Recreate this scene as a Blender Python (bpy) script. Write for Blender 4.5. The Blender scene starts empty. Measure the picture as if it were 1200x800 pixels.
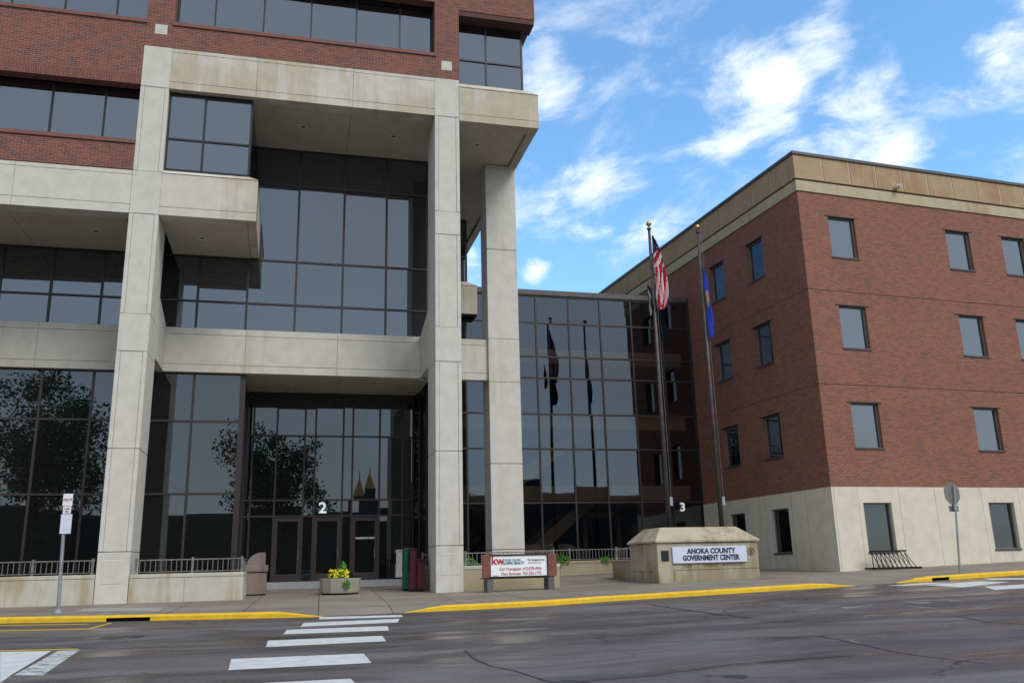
import bpy, math, random
import numpy as np
from mathutils import Vector
random.seed(7)
R = math.radians
scene = bpy.context.scene
COL = scene.collection

# ------------------------------------------------------------------ camera
F_PX = 1020.36
YAW, PITCH, ROLL, RB = R(-14.4132), R(14.4393), R(-1.42336), R(4.0447)
fwd = np.array([-math.sin(YAW) * math.cos(PITCH), math.cos(YAW) * math.cos(PITCH), math.sin(PITCH)])
rgt = np.array([math.cos(YAW), math.sin(YAW), 0.])
upv = np.cross(rgt, fwd)
r2 = rgt * math.cos(ROLL) + upv * math.sin(ROLL)
u2 = -rgt * math.sin(ROLL) + upv * math.cos(ROLL)
cam_d = bpy.data.cameras.new('camera')
cam = bpy.data.objects.new('camera', cam_d); COL.objects.link(cam)
from mathutils import Matrix
cam.matrix_world = Matrix(((r2[0], u2[0], -fwd[0], 0), (r2[1], u2[1], -fwd[1], 0), (r2[2], u2[2], -fwd[2], 0), (0, 0, 0, 1)))
cam_d.sensor_width = 36; cam_d.lens = F_PX / 1200 * 36; cam_d.clip_end = 5000; cam_d.clip_start = .1
scene.camera = cam


def ray(px, py):
    return rgt2(px, py)


def rgt2(px, py):
    return r2 * ((px - 600) / F_PX) - u2 * ((py - 400) / F_PX) + fwd

# ------------------------------------------------------------------ world / light
SUN_EL, SUN_AZ = 46., 150.      # azimuth clockwise from +y (behind the camera, to the right)
w = bpy.data.worlds.new('World'); scene.world = w; w.use_nodes = True
nt = w.node_tree; N = nt.nodes; L = nt.links
for n in list(N): N.remove(n)


def wn(t, **k):
    n = N.new(t)
    for a, b in k.items(): setattr(n, a, b)
    return n


def wmath(op, a, b=None, c=None, clamp=False):
    n = wn('ShaderNodeMath', operation=op); n.use_clamp = clamp
    for i, v in enumerate((a, b, c)):
        if v is None: continue
        if isinstance(v, (int, float)): n.inputs[i].default_value = v
        else: L.new(v, n.inputs[i])
    return n.outputs[0]


sky = wn('ShaderNodeTexSky', sky_type='NISHITA'); sky.sun_disc = False
sky.sun_elevation = R(SUN_EL); sky.sun_rotation = R(SUN_AZ); sky.air_density = 1.2; sky.dust_density = .4; sky.ozone_density = 2.2
tc = wn('ShaderNodeTexCoord')
# cloud layer coordinates : direction stretched onto a flat layer overhead
sep = wn('ShaderNodeSeparateXYZ'); L.new(tc.outputs['Generated'], sep.inputs[0])
zz = wmath('ADD', wmath('MAXIMUM', sep.outputs[2], 0.0), .35)
cb = wn('ShaderNodeCombineXYZ'); L.new(wmath('DIVIDE', sep.outputs[0], zz), cb.inputs[0]); L.new(wmath('DIVIDE', sep.outputs[1], zz), cb.inputs[1])
mp = wn('ShaderNodeMapping', vector_type='TEXTURE'); mp.inputs['Rotation'].default_value = (0, 0, R(-48)); mp.inputs['Scale'].default_value = (1.0, .80, 1)
L.new(cb.outputs[0], mp.inputs[0])
nz = wn('ShaderNodeTexNoise'); nz.inputs['Scale'].default_value = 6.5; nz.inputs['Detail'].default_value = 11; nz.inputs['Roughness'].default_value = .64; nz.inputs['Distortion'].default_value = .35
L.new(mp.outputs[0], nz.inputs['Vector'])
nz2 = wn('ShaderNodeTexNoise'); nz2.inputs['Scale'].default_value = 1.6; nz2.inputs['Detail'].default_value = 4
L.new(cb.outputs[0], nz2.inputs['Vector'])
field = None
blobs = [(895, 115, .060, .95), (965, 45, .045, .8), (1000, 130, .05, .85), (1040, 100, .04, .6), (920, 175, .04, .7), (1045, 185, .045, .85), (850, 150, .05, .8),
         (700, 235, .056, .9), (660, 250, .032, .7), (760, 260, .045, .85), (735, 215, .04, .7), (1165, 60, .05, .85), (1120, 85, .035, .6), (635, 90, .045, 1.0), (629, 319, .019, 1.15), (1080, 60, .05, .5), (1130, 150, .05, .45), (980, 5, .04, .7), (880, 20, .04, .45),
         (552, 298, .014, .8), (770, 55, .03, .25), (690, 65, .03, .35), (735, 20, .03, .3), (825, 60, .03, .4), (620, 200, .03, .6), (1190, 10, .04, .7), (800, 290, .03, .7)]
for px, py, rad, amp in blobs:
    d = rgt2(px, py); d = d / np.linalg.norm(d)
    dt = wn('ShaderNodeVectorMath', operation='DISTANCE'); L.new(tc.outputs['Generated'], dt.inputs[0]); dt.inputs[1].default_value = tuple(d)
    mr = wn('ShaderNodeMapRange', interpolation_type='SMOOTHSTEP'); mr.inputs['From Min'].default_value = 0; mr.inputs['From Max'].default_value = rad * 2.1
    mr.inputs['To Min'].default_value = amp; mr.inputs['To Max'].default_value = 0
    L.new(dt.outputs['Value'], mr.inputs['Value'])
    field = mr.outputs[0] if field is None else wmath('MAXIMUM', field, mr.outputs[0])
# the rest of the sky (behind and beside the camera): broad veil of cloud
back = wn('ShaderNodeMapRange', interpolation_type='SMOOTHSTEP'); back.inputs['From Min'].default_value = .25; back.inputs['From Max'].default_value = -.15
back.inputs['To Min'].default_value = 0; back.inputs['To Max'].default_value = 1.15
L.new(sep.outputs[1], back.inputs['Value'])
veil = wmath('MULTIPLY', back.outputs[0], wmath('ADD', wmath('MULTIPLY', nz2.outputs[0], .4), .72))
cl = wn('ShaderNodeMapRange', interpolation_type='SMOOTHSTEP'); cl.inputs['From Min'].default_value = .83; cl.inputs['From Max'].default_value = 1.24
L.new(wmath('ADD', wmath('MULTIPLY', field, .56), wmath('MULTIPLY', nz.outputs[0], 1.20)), cl.inputs['Value'])
cloud_f = wmath('MULTIPLY', cl.outputs[0], .93)
thin = wn('ShaderNodeMapRange', interpolation_type='SMOOTHSTEP'); thin.inputs['From Min'].default_value = .46; thin.inputs['From Max'].default_value = .74; thin.inputs['To Max'].default_value = .42
L.new(nz.outputs[0], thin.inputs['Value'])
cloud_f = wmath('MAXIMUM', cloud_f, thin.outputs[0])
cloud_f = wmath('MAXIMUM', cloud_f, wmath('MULTIPLY', wmath('MINIMUM', back.outputs[0], 1.0), wmath('ADD', wmath('MULTIPLY', nz2.outputs[0], .50), .62)))
SKY_STR = .13
skymul = wn('ShaderNodeMix', data_type='RGBA', blend_type='MULTIPLY'); skymul.inputs[0].default_value = 1
L.new(sky.outputs[0], skymul.inputs[6]); skymul.inputs[7].default_value = (.92, 1.26, 1.42, 1)
ccol = wn('ShaderNodeMix', data_type='RGBA'); ccol.inputs[6].default_value = (6.6, 6.9, 7.1, 1); ccol.inputs[7].default_value = (3.9, 3.92, 3.95, 1)
L.new(back.outputs[0], ccol.inputs[0])
mx = wn('ShaderNodeMix', data_type='RGBA'); L.new(cloud_f, mx.inputs[0]); L.new(skymul.outputs[2], mx.inputs[6]); L.new(ccol.outputs[2], mx.inputs[7])
bg = wn('ShaderNodeBackground'); bg.inputs[1].default_value = SKY_STR; L.new(mx.outputs[2], bg.inputs[0])
wo = wn('ShaderNodeOutputWorld'); L.new(bg.outputs[0], wo.inputs[0])

sd = bpy.data.lights.new('sun', 'SUN'); sd.energy = 1.5; sd.angle = R(28); sd.color = (1, .95, .87)
so = bpy.data.objects.new('sun', sd); COL.objects.link(so)
sdir = Vector((math.sin(R(SUN_AZ)) * math.cos(R(SUN_EL)), math.cos(R(SUN_AZ)) * math.cos(R(SUN_EL)), math.sin(R(SUN_EL))))
so.rotation_euler = sdir.to_track_quat('Z', 'Y').to_euler()
so.location = (0, 0, 60)
vs = scene.view_settings
vs.view_transform = 'Standard'; vs.look = 'None'; vs.exposure = 0.50; vs.gamma = 1; vs.use_curve_mapping = False

# ------------------------------------------------------------------ back-projection helpers (only to measure real places)


def P(px, py, Y):
    d = rgt2(px, py); return d * (Y / d[1])


def softplus(t, s=1.5):
    return t if t > 20 else math.log1p(math.exp(t / s)) * s


def gz(x, y):
    """height of the pavement; the town's street climbs gently towards the buildings and to the right"""
    y = min(max(y, -60), 60); x = min(max(x, -60), 70)
    return -1.6 + .0257 * y + .02 * softplus(x - 5)


ROAD = -.13


def G(px, py, off=0.):
    d = rgt2(px, py); t = 1.
    while t < 300:
        q = d * t
        if q[2] < gz(q[0], q[1]) + off: break
        t += .01
    return d * t

# ------------------------------------------------------------------ materials
MATS = {}


class NM:
    def __init__(s, name):
        s.m = bpy.data.materials.new(name); s.m.use_nodes = True
        s.t = s.m.node_tree; s.N = s.t.nodes; s.L = s.t.links
        s.b = s.N['Principled BSDF']; s.out = s.N['Material Output']
        MATS[name] = s.m

    def n(s, t, **k):
        n = s.N.new(t)
        for a, b in k.items(): setattr(n, a, b)
        return n

    def link(s, a, b): s.L.new(a, b)

    def coord(s, kind='Object', scale=(1, 1, 1), loc=(0, 0, 0), rot=(0, 0, 0)):
        c = s.n('ShaderNodeTexCoord'); m = s.n('ShaderNodeMapping')
        m.inputs['Scale'].default_value = scale; m.inputs['Location'].default_value = loc; m.inputs['Rotation'].default_value = rot
        s.link(c.outputs[kind], m.inputs[0]); return m.outputs[0]

    def noise(s, vec, scale, detail=4, rough=.55, dist=0.):
        n = s.n('ShaderNodeTexNoise'); n.inputs['Scale'].default_value = scale; n.inputs['Detail'].default_value = detail
        n.inputs['Roughness'].default_value = rough; n.inputs['Distortion'].default_value = dist
        s.link(vec, n.inputs['Vector']); return n.outputs[0]

    def ramp(s, fac, a, b, lo=0., hi=1.):
        n = s.n('ShaderNodeMapRange', interpolation_type='SMOOTHSTEP')
        n.inputs['From Min'].default_value = a; n.inputs['From Max'].default_value = b; n.inputs['To Min'].default_value = lo; n.inputs['To Max'].default_value = hi
        s.link(fac, n.inputs['Value']); return n.outputs[0]

    def mix(s, fac, a, b, blend='MIX'):
        n = s.n('ShaderNodeMix', data_type='RGBA', blend_type=blend)
        for i, v in ((0, fac), (6, a), (7, b)):
            if isinstance(v, (int, float)): n.inputs[i].default_value = v
            elif isinstance(v, tuple): n.inputs[i].default_value = v if len(v) == 4 else v + (1,)
            else: s.link(v, n.inputs[i])
        return n.outputs[2]

    def math(s, op, a, b=None):
        n = s.n('ShaderNodeMath', operation=op)
        for i, v in enumerate((a, b)):
            if v is None: continue
            if isinstance(v, (int, float)): n.inputs[i].default_value = v
            else: s.link(v, n.inputs[i])
        return n.outputs[0]

    def bump(s, h, strength=.3, dist=.01):
        n = s.n('ShaderNodeBump'); n.inputs['Strength'].default_value = strength; n.inputs['Distance'].default_value = dist
        s.link(h, n.inputs['Height']); s.link(n.outputs[0], s.b.inputs['Normal'])

    def done(s, col=None, rough=.8, metal=0., spec=.4):
        if col is not None:
            if isinstance(col, tuple): s.b.inputs['Base Color'].default_value = col if len(col) == 4 else col + (1,)
            else: s.link(col, s.b.inputs['Base Color'])
        if isinstance(rough, (int, float)): s.b.inputs['Roughness'].default_value = rough
        else: s.link(rough, s.b.inputs['Roughness'])
        s.b.inputs['Metallic'].default_value = metal; s.b.inputs['Specular IOR Level'].default_value = spec
        return s.m


def plain(name, col, rough=.6, metal=0., spec=.4, var=.12, scale=6.):
    s = NM(name); v = s.coord()
    n1 = s.noise(v, scale, 5)
    c = s.mix(s.ramp(n1, .3, .7), tuple(x * (1 - var) for x in col), tuple(min(1, x * (1 + var)) for x in col))
    return s.done(c, rough, metal, spec)


def concrete(name, base, stain, amount=.5, seed=0., streak=True):
    s = NM(name); v = s.coord(loc=(seed, seed * .7, 0)); vst = s.coord(scale=(1.6, 1.6, .16), loc=(seed, 0, seed))
    big = s.noise(v, .35, 3, .5); st = s.noise(vst, 1.3, 6, .65); fine = s.noise(v, 14, 6, .7); mid = s.noise(v, 2.2, 4)
    f = s.math('ADD', s.math('MULTIPLY', big, .6), s.math('MULTIPLY', st, .55))
    f = s.ramp(f, .72 - amount * .30, .80 - amount * .22)
    c = s.mix(f, base, stain)
    c = s.mix(s.ramp(mid, .3, .75), c, s.mix(1., c, (.88, .88, .87), 'MULTIPLY'))
    c = s.mix(s.ramp(fine, .25, .8, 0, .5), c, s.mix(1., c, (.84, .84, .84), 'MULTIPLY'))
    drip = s.ramp(s.noise(s.coord(scale=(5, 5, .22), loc=(seed, 3, 0)), 1.5, 5, .7), .62, .85, 0, .32)
    c = s.mix(drip, c, s.mix(1., c, (.62, .60, .55), 'MULTIPLY'))
    s.bump(fine, .25, .01)
    return s.done(c, .85, 0, .25)


concrete('concrete_light', (.66, .645, .605), (.60, .575, .51), .2, 3.)
concrete('concrete_stained', (.64, .62, .57), (.54, .49, .385), .72, 11.)
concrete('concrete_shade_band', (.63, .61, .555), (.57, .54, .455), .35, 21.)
concrete('soffit_panel', (.58, .54, .46), (.53, .48, .40), .4, 5.)
concrete('base_stone', (.72, .68, .58), (.60, .55, .43), .20, 31.)
concrete('parapet_stone', (.46, .335, .215), (.40, .26, .155), .6, 41.)
concrete('cornice_stone', (.52, .45, .32), (.43, .34, .22), .5, 47.)
concrete('monument_stone', (.50, .45, .345), (.34, .29, .195), .75, 53.)
concrete('planter_concrete', (.58, .565, .50), (.44, .385, .26), .55, 61.)
concrete('tan_wall', (.44, .38, .26), (.33, .27, .16), .7, 67.)
concrete('aggregate_pink', (.25, .205, .185), (.19, .155, .14), .5, 71.)
concrete('pot_concrete', (.36, .34, .30), (.29, .27, .22), .5, 73.)


def brick(name, c1, c2, c3, mortar, rot=0.):
    s = NM(name); uv = s.coord('UV', rot=(0, 0, rot))
    bt = s.n('ShaderNodeTexBrick'); s.link(uv, bt.inputs['Vector'])
    bt.inputs['Scale'].default_value = 1; bt.inputs['Brick Width'].default_value = .23; bt.inputs['Row Height'].default_value = .078
    bt.inputs['Mortar Size'].default_value = .008; bt.inputs['Mortar Smooth'].default_value = .3; bt.inputs['Bias'].default_value = -.1
    bt.inputs['Color1'].default_value = c1 + (1,); bt.inputs['Color2'].default_value = c2 + (1,); bt.inputs['Mortar'].default_value = mortar + (1,)
    # odd darker bricks: a second lattice with its own random
    b2 = s.n('ShaderNodeTexBrick'); s.link(uv, b2.inputs['Vector'])
    b2.inputs['Scale'].default_value = 1; b2.inputs['Brick Width'].default_value = .23; b2.inputs['Row Height'].default_value = .078; b2.inputs['Mortar Size'].default_value = 0
    b2.inputs['Color1'].default_value = (0, 0, 0, 1); b2.inputs['Color2'].default_value = (1, 1, 1, 1); b2.inputs['Bias'].default_value = -.35
    wn_ = s.n('ShaderNodeTexWhiteNoise', noise_dimensions='2D')
    sp = s.n('ShaderNodeSeparateXYZ'); s.link(uv, sp.inputs[0])
    row = s.math('FLOOR', s.math('DIVIDE', sp.outputs[1], .078))
    odd = s.math('MULTIPLY', s.math('MODULO', s.math('ABSOLUTE', row), 2.), .5)
    colm = s.math('FLOOR', s.math('ADD', s.math('DIVIDE', sp.outputs[0], .23), odd))
    cbn = s.n('ShaderNodeCombineXYZ'); s.link(colm, cbn.inputs[0]); s.link(row, cbn.inputs[1]); s.link(cbn.outputs[0], wn_.inputs['Vector'])
    v = s.coord(); big = s.noise(v, .5, 4); med = s.noise(v, 3.0, 5, .6)
    thr = s.math('ADD', wn_.outputs['Value'], s.math('MULTIPLY', s.math('SUBTRACT', med, .5), 1.5))
    dark = s.ramp(thr, .55, .90)
    c = s.mix(s.math('MULTIPLY', dark, .75), bt.outputs['Color'], c3)
    c = s.mix(bt.outputs['Fac'], c, mortar)
    c = s.mix(s.ramp(big, .35, .7, 0, .6), c, s.mix(1., c, (.84, .86, .90), 'MULTIPLY'))
    eff = s.ramp(s.noise(s.coord(scale=(1, 1, .3)), .9, 5, .7), .62, .85, 0, .22)
    c = s.mix(eff, c, (.42, .36, .33))
    s.bump(bt.outputs['Fac'], -.4, .01)
    return s.done(c, .85, 0, .25)


brick('brick_main', (.200, .068, .050), (.260, .092, .064), (.100, .056, .056), (.30, .21, .18))
brick('brick_soldier', (.190, .064, .050), (.235, .082, .060), (.12, .055, .055), (.25, .17, .145), math.pi / 2)
brick('brick_side', (.225, .079, .052), (.290, .105, .068), (.125, .066, .058), (.36, .24, .19))
plain('red_sill', (.20, .085, .07), .7)
plain('soldier_dark', (.10, .05, .045), .85)

# dark tinted mirror glass: part reflection, part dark room behind


def glass(name, tint, through, rough=.0):
    s = NM(name); s.N.remove(s.b)
    gl = s.n('ShaderNodeBsdfGlossy'); gl.inputs['Color'].default_value = tint + (1,); gl.inputs['Roughness'].default_value = rough
    if through: bk = s.n('ShaderNodeBsdfTransparent'); bk.inputs['Color'].default_value = through + (1,)
    else: bk = s.n('ShaderNodeBsdfDiffuse'); bk.inputs['Color'].default_value = (.012, .012, .011, 1)
    fr = s.n('ShaderNodeFresnel'); fr.inputs['IOR'].default_value = 1.5
    f = s.math('ADD', s.math('MULTIPLY', fr.outputs[0], .9), .27 if not through else .24)
    nn = s.noise(s.coord(), .35, 2); bp = s.n('ShaderNodeBump'); bp.inputs['Strength'].default_value = .12; bp.inputs['Distance'].default_value = .02
    s.link(nn, bp.inputs['Height']); s.link(bp.outputs[0], gl.inputs['Normal'])
    m = s.n('ShaderNodeMixShader'); s.link(f, m.inputs[0]); s.link(bk.outputs[0], m.inputs[1]); s.link(gl.outputs[0], m.inputs[2])
    s.link(m.outputs[0], s.out.inputs[0]); return s.m


glass('dark_glass', (.52, .59, .68), None)
glass('dark_glass_clear', (.39, .45, .53), (.66, .55, .50))
glass('office_glass', (.61, .69, .79), None)
glass('low_glass', (.34, .38, .43), None)
glass('pale_glass', (.72, .80, .90), None)
plain('bronze_frame', (.052, .042, .042), .45, .3, .5)
plain('dark_frame', (.028, .027, .030), .45, .3, .5)
plain('grey_frame', (.20, .20, .195), .5, .3)
plain('door_frame', (.060, .047, .046), .45, .3, .5)
plain('dark_void', (.01, .01, .01), .9)
plain('interior_olive', (.50, .47, .33), .9)
plain('interior_dark', (.035, .035, .032), .9)
plain('roof_metal', (.10, .10, .105), .5, .4)
plain('roof_gravel', (.22, .21, .19), .95)
plain('lamp_trim', (.68, .66, .60), .5)
plain('lamp_lens', (.16, .155, .14), .3)
plain('white_letter', (.92, .93, .94), .5, var=.02)
mm = plain('number_added_glow', (.9, .92, .95), .5, var=.01); mm.node_tree.nodes['Principled BSDF'].inputs['Emission Color'].default_value = (.85, .92, 1, 1); mm.node_tree.nodes['Principled BSDF'].inputs['Emission Strength'].default_value = .30  # faint emission added to whiten the entrance numbers, not a real lamp
plain('steel_rail', (.26, .255, .25), .45, .6, var=.25)
plain('galvanised', (.33, .37, .42), .45, .6, var=.2)
plain('pole_bronze', (.085, .075, .072), .5, .35, var=.2)
plain('gold_ball', (.60, .42, .14), .35, .9)
plain('black_metal', (.02, .02, .022), .5, .4)
plain('yellow_paint', (.88, .56, .03), .65, var=.12, scale=3.)
plain('sign_white', (.80, .82, .86), .5, var=.03)
plain('sign_bluewhite', (.66, .70, .88), .5, var=.04)
plain('ad_white', (.90, .95, .99), .4, var=.02)
plain('sign_back', (.20, .20, .185), .6, .2)
plain('ink_dark', (.025, .03, .06), .6)
plain('ink_red', (.50, .015, .03), .6)
plain('ink_teal', (.10, .25, .33), .6)
plain('ink_purple', (.32, .12, .28), .6)
plain('ink_pale_red', (.55, .16, .24), .6)
plain('plaque_dark', (.035, .04, .055), .35, .4)
plain('engraved', (.13, .10, .06), .9)
plain('bench_wood', (.20, .075, .06), .7, var=.3, scale=12)
plain('bench_leg', (.13, .125, .12), .9)
plain('box_white', (.62, .62, .58), .5)
plain('box_green', (.012, .15, .09), .45)
plain('box_red', (.095, .012, .02), .45)
plain('leaf_dark', (.06, .11, .035), .7, var=.5, scale=2.)
plain('leaf_bright', (.09, .28, .035), .6, var=.35, scale=20.)
plain('petal_yellow', (.80, .62, .02), .6)
plain('soil', (.04, .03, .02), .95)
plain('bark', (.08, .06, .045), .95)
plain('flag_blue', (.09, .16, .70), .8)
plain('flag_seal', (.62, .50, .36), .8)
plain('flag_navy', (.018, .025, .10), .8)
plain('flag_red', (.50, .02, .045), .8)
plain('flag_white', (.78, .78, .80), .8)
plain('flag_black', (.008, .012, .022), .8)
plain('far_wall', (.045, .038, .028), .9)
plain('far_stone', (.07, .05, .038), .9)
plain('spire_tile', (.85, .42, .12), .8)
plain('car_paint_dark', (.03, .035, .045), .3, .3)
plain('car_paint_silver', (.40, .41, .42), .3, .5)
plain('tyre', (.02, .02, .02), .9)
plain('tail_red', (.6, .01, .01), .3)


def make_asphalt():
    s = NM('asphalt')
    v = s.coord(); vx = s.coord(scale=(.16, .60, 1)); vx2 = s.coord(scale=(.30, 1.1, 1), rot=(0, 0, R(12)), loc=(4, 2, 0))
    a = s.noise(vx, 1.1, 6, .6, .6); b = s.noise(vx2, .9, 5, .65, 1.2); fine = s.noise(v, 60, 3, .8); grit = s.noise(v, 12, 5, .7); big = s.noise(v, .16, 3)
    c = s.mix(s.ramp(a, .38, .64), (.104, .092, .090), (.060, .052, .051))
    c = s.mix(s.ramp(b, .52, .68, 0, .7), c, (.044, .038, .038))
    c = s.mix(s.ramp(s.noise(s.coord(scale=(.16, .5, 1), loc=(9, 5, 0)), .8, 5, .6, .8), .50, .64, 0, .6), c, (.150, .142, .150))
    c = s.mix(s.ramp(s.noise(v, 1.1, 6, .7, 1.5), .56, .72, 0, .5), c, (.140, .122, .115))
    c = s.mix(s.ramp(fine, .40, .70, 0, .9), c, s.mix(1., c, (1.9, 1.85, 1.8), 'MULTIPLY'))
    pp = s.noise(v, 28, 2, .5); c = s.mix(s.ramp(pp, .58, .72, 0, .55), c, s.mix(1., c, (.4, .4, .4), 'MULTIPLY'))
    c = s.mix(s.ramp(grit, .45, .75, 0, .35), c, s.mix(1., c, (.55, .55, .55), 'MULTIPLY'))
    vo = s.n('ShaderNodeTexVoronoi', feature='DISTANCE_TO_EDGE'); vo.inputs['Scale'].default_value = .13
    wv = s.n('ShaderNodeVectorMath', operation='ADD'); nn = s.n('ShaderNodeTexNoise'); nn.inputs['Scale'].default_value = .7; nn.inputs['Detail'].default_value = 6
    s.link(v, nn.inputs['Vector']); sc = s.n('ShaderNodeVectorMath', operation='SCALE'); sc.inputs['Scale'].default_value = 2.2
    s.link(nn.outputs[1], sc.inputs[0]); s.link(v, wv.inputs[0]); s.link(sc.outputs[0], wv.inputs[1]); s.link(wv.outputs[0], vo.inputs['Vector'])
    crack = s.math('MULTIPLY', s.ramp(vo.outputs[0], .002, .006, 1, 0), s.ramp(s.noise(v, .4, 3), .42, .62))
    c = s.mix(s.math('MULTIPLY', crack, .85), c, (.018, .017, .018))
    wet = s.ramp(s.noise(s.coord(scale=(.09, .45, 1), loc=(1, 7, 0)), 1.2, 6, .65, .9), .46, .60)
    rg = s.math('SUBTRACT', .72, s.math('MULTIPLY', wet, .50))
    c = s.mix(s.math('MULTIPLY', wet, .35), c, s.mix(1., c, (.6, .6, .62), 'MULTIPLY'))
    s.bump(s.math('ADD', fine, s.math('MULTIPLY', grit, .6)), .35, .006)
    return s.done(c, rg, 0, .5)


def make_sidewalk():
    s = NM('sidewalk_concrete')
    v = s.coord(); big = s.noise(v, .35, 5, .6); fine = s.noise(v, 25, 5, .75); st = s.noise(s.coord(scale=(.3, 1, 1)), 1.0, 5, .6, 1.)
    c = s.mix(s.ramp(big, .3, .7), (.215, .187, .158), (.30, .275, .245))
    c = s.mix(s.ramp(st, .5, .72, 0, .6), c, (.155, .132, .112))
    c = s.mix(s.ramp(fine, .4, .75, 0, .4), c, s.mix(1., c, (.75, .75, .75), 'MULTIPLY'))
    bt = s.n('ShaderNodeTexBrick'); s.link(s.coord(rot=(0, 0, R(2))), bt.inputs['Vector']); bt.offset = 0
    bt.inputs['Scale'].default_value = 1; bt.inputs['Brick Width'].default_value = 1.9; bt.inputs['Row Height'].default_value = 2.1; bt.inputs['Mortar Size'].default_value = .018
    bt.inputs['Color1'].default_value = (1, 1, 1, 1); bt.inputs['Color2'].default_value = (.86, .86, .86, 1); bt.inputs['Mortar'].default_value = (.35, .33, .30, 1)
    c = s.mix(1., c, bt.outputs['Color'], 'MULTIPLY')
    s.bump(fine, .25, .006)
    return s.done(c, .8, 0, .35)


def make_worn_paint(name, col, wear):
    s = NM(name); v = s.coord()
    n1 = s.noise(s.coord(scale=(1, 2.2, 1)), 3.5, 7, .75); n2 = s.noise(v, 40, 4, .7)
    f = s.ramp(s.math('ADD', s.math('MULTIPLY', n1, .8), s.math('MULTIPLY', n2, .35)), wear, wear + .10)
    c = s.mix(s.ramp(s.noise(v, 5, 4), .3, .7), col, tuple(x * .82 for x in col))
    c = s.mix(f, c, (.07, .065, .066))
    return s.done(c, .7, 0, .3)


make_asphalt(); make_sidewalk()
make_worn_paint('kerb_paint', (.86, .55, .03), .80)
make_worn_paint('road_paint', (.64, .67, .68), .66)
make_worn_paint('road_paint_worn', (.58, .61, .62), .56)
make_worn_paint('road_paint_faint', (.26, .255, .25), .55)
make_worn_paint('road_paint_yellow', (.62, .40, .03), .68)
plain('crack_filler', (.032, .029, .029), .45)
plain('step_concrete', (.36, .38, .40), .8)
plain('pad_concrete', (.33, .325, .31), .8)
plain('grass_far', (.06, .075, .035), .95)

# ------------------------------------------------------------------ mesh helpers


class MB:
    def __init__(s): s.v = []; s.f = []; s.uv = []; s.mi = []; s.cur = 0

    def poly(s, pts, uv=None):
        i = len(s.v); s.v += [tuple(map(float, p)) for p in pts]; s.f.append(tuple(range(i, i + len(pts))))
        if uv is None:
            a = Vector(pts[1]) - Vector(pts[0]); b = Vector(pts[2]) - Vector(pts[1]); n = a.cross(b)
            ax, ay, az = abs(n.x), abs(n.y), abs(n.z)
            if ay >= ax and ay >= az: uv = [(p[0], p[2]) for p in pts]
            elif ax >= az: uv = [(p[1], p[2]) for p in pts]
            else: uv = [(p[0], p[1]) for p in pts]
        s.uv.append(uv); s.mi.append(s.cur); return s

    def box(s, x0, x1, y0, y1, z0, z1):
        x0, x1 = sorted((x0, x1)); y0, y1 = sorted((y0, y1)); z0, z1 = sorted((z0, z1))
        s.poly([(x0, y0, z0), (x1, y0, z0), (x1, y0, z1), (x0, y0, z1)])
        s.poly([(x1, y1, z0), (x0, y1, z0), (x0, y1, z1), (x1, y1, z1)])
        s.poly([(x0, y1, z0), (x0, y0, z0), (x0, y0, z1), (x0, y1, z1)])
        s.poly([(x1, y0, z0), (x1, y1, z0), (x1, y1, z1), (x1, y0, z1)])
        s.poly([(x0, y0, z1), (x1, y0, z1), (x1, y1, z1), (x0, y1, z1)])
        s.poly([(x0, y1, z0), (x1, y1, z0), (x1, y0, z0), (x0, y0, z0)])
        return s

    def frustum(s, lo, hi, z0, z1):      # lo, hi = (x0,x1,y0,y1)
        a = [(lo[0], lo[2], z0), (lo[1], lo[2], z0), (lo[1], lo[3], z0), (lo[0], lo[3], z0)]
        b = [(hi[0], hi[2], z1), (hi[1], hi[2], z1), (hi[1], hi[3], z1), (hi[0], hi[3], z1)]
        for i in range(4):
            j = (i + 1) % 4; s.poly([a[i], a[j], b[j], b[i]])
        s.poly(b); s.poly(a[::-1]); return s

    def prism(s, pts, z0, z1):            # pts ccw in xy ; z0/z1 may be callables
        f0 = z0 if callable(z0) else (lambda x, y: z0); f1 = z1 if callable(z1) else (lambda x, y: z1)
        a = [(x, y, f0(x, y)) for x, y in pts]; b = [(x, y, f1(x, y)) for x, y in pts]; n = len(pts)
        for i in range(n):
            j = (i + 1) % n; s.poly([a[i], a[j], b[j], b[i]])
        s.poly(b); s.poly(a[::-1]); return s

    def tube(s, a, b, r0, r1=None, n=10, cap=True):
        r1 = r0 if r1 is None else r1
        a = Vector(a); b = Vector(b); d = (b - a).normalized(); q = d.to_track_quat('Z', 'Y')
        X = q @ Vector((1, 0, 0)); Y = q @ Vector((0, 1, 0))
        ra = [a + (X * math.cos(t) + Y * math.sin(t)) * r0 for t in [2 * math.pi * i / n for i in range(n)]]
        rb = [b + (X * math.cos(t) + Y * math.sin(t)) * r1 for t in [2 * math.pi * i / n for i in range(n)]]
        for i in range(n):
            j = (i + 1) % n; s.poly([ra[i], ra[j], rb[j], rb[i]])
        if cap: s.poly(ra[::-1]); s.poly(rb)
        return s

    def lathe(s, cx, cy, prof, n=24):     # prof [(r,z)]
        for k in range(len(prof) - 1):
            (ra, za), (rb, zb) = prof[k], prof[k + 1]
            for i in range(n):
                t0, t1 = 2 * math.pi * i / n, 2 * math.pi * (i + 1) / n
                pts = [(cx + ra * math.cos(t0), cy + ra * math.sin(t0), za), (cx + ra * math.cos(t1), cy + ra * math.sin(t1), za),
                       (cx + rb * math.cos(t1), cy + rb * math.sin(t1), zb), (cx + rb * math.cos(t0), cy + rb * math.sin(t0), zb)]
                if ra < 1e-6: pts = [pts[0], pts[2], pts[3]]
                elif rb < 1e-6: pts = [pts[0], pts[1], pts[2]]
                s.poly(pts)
        return s


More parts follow.
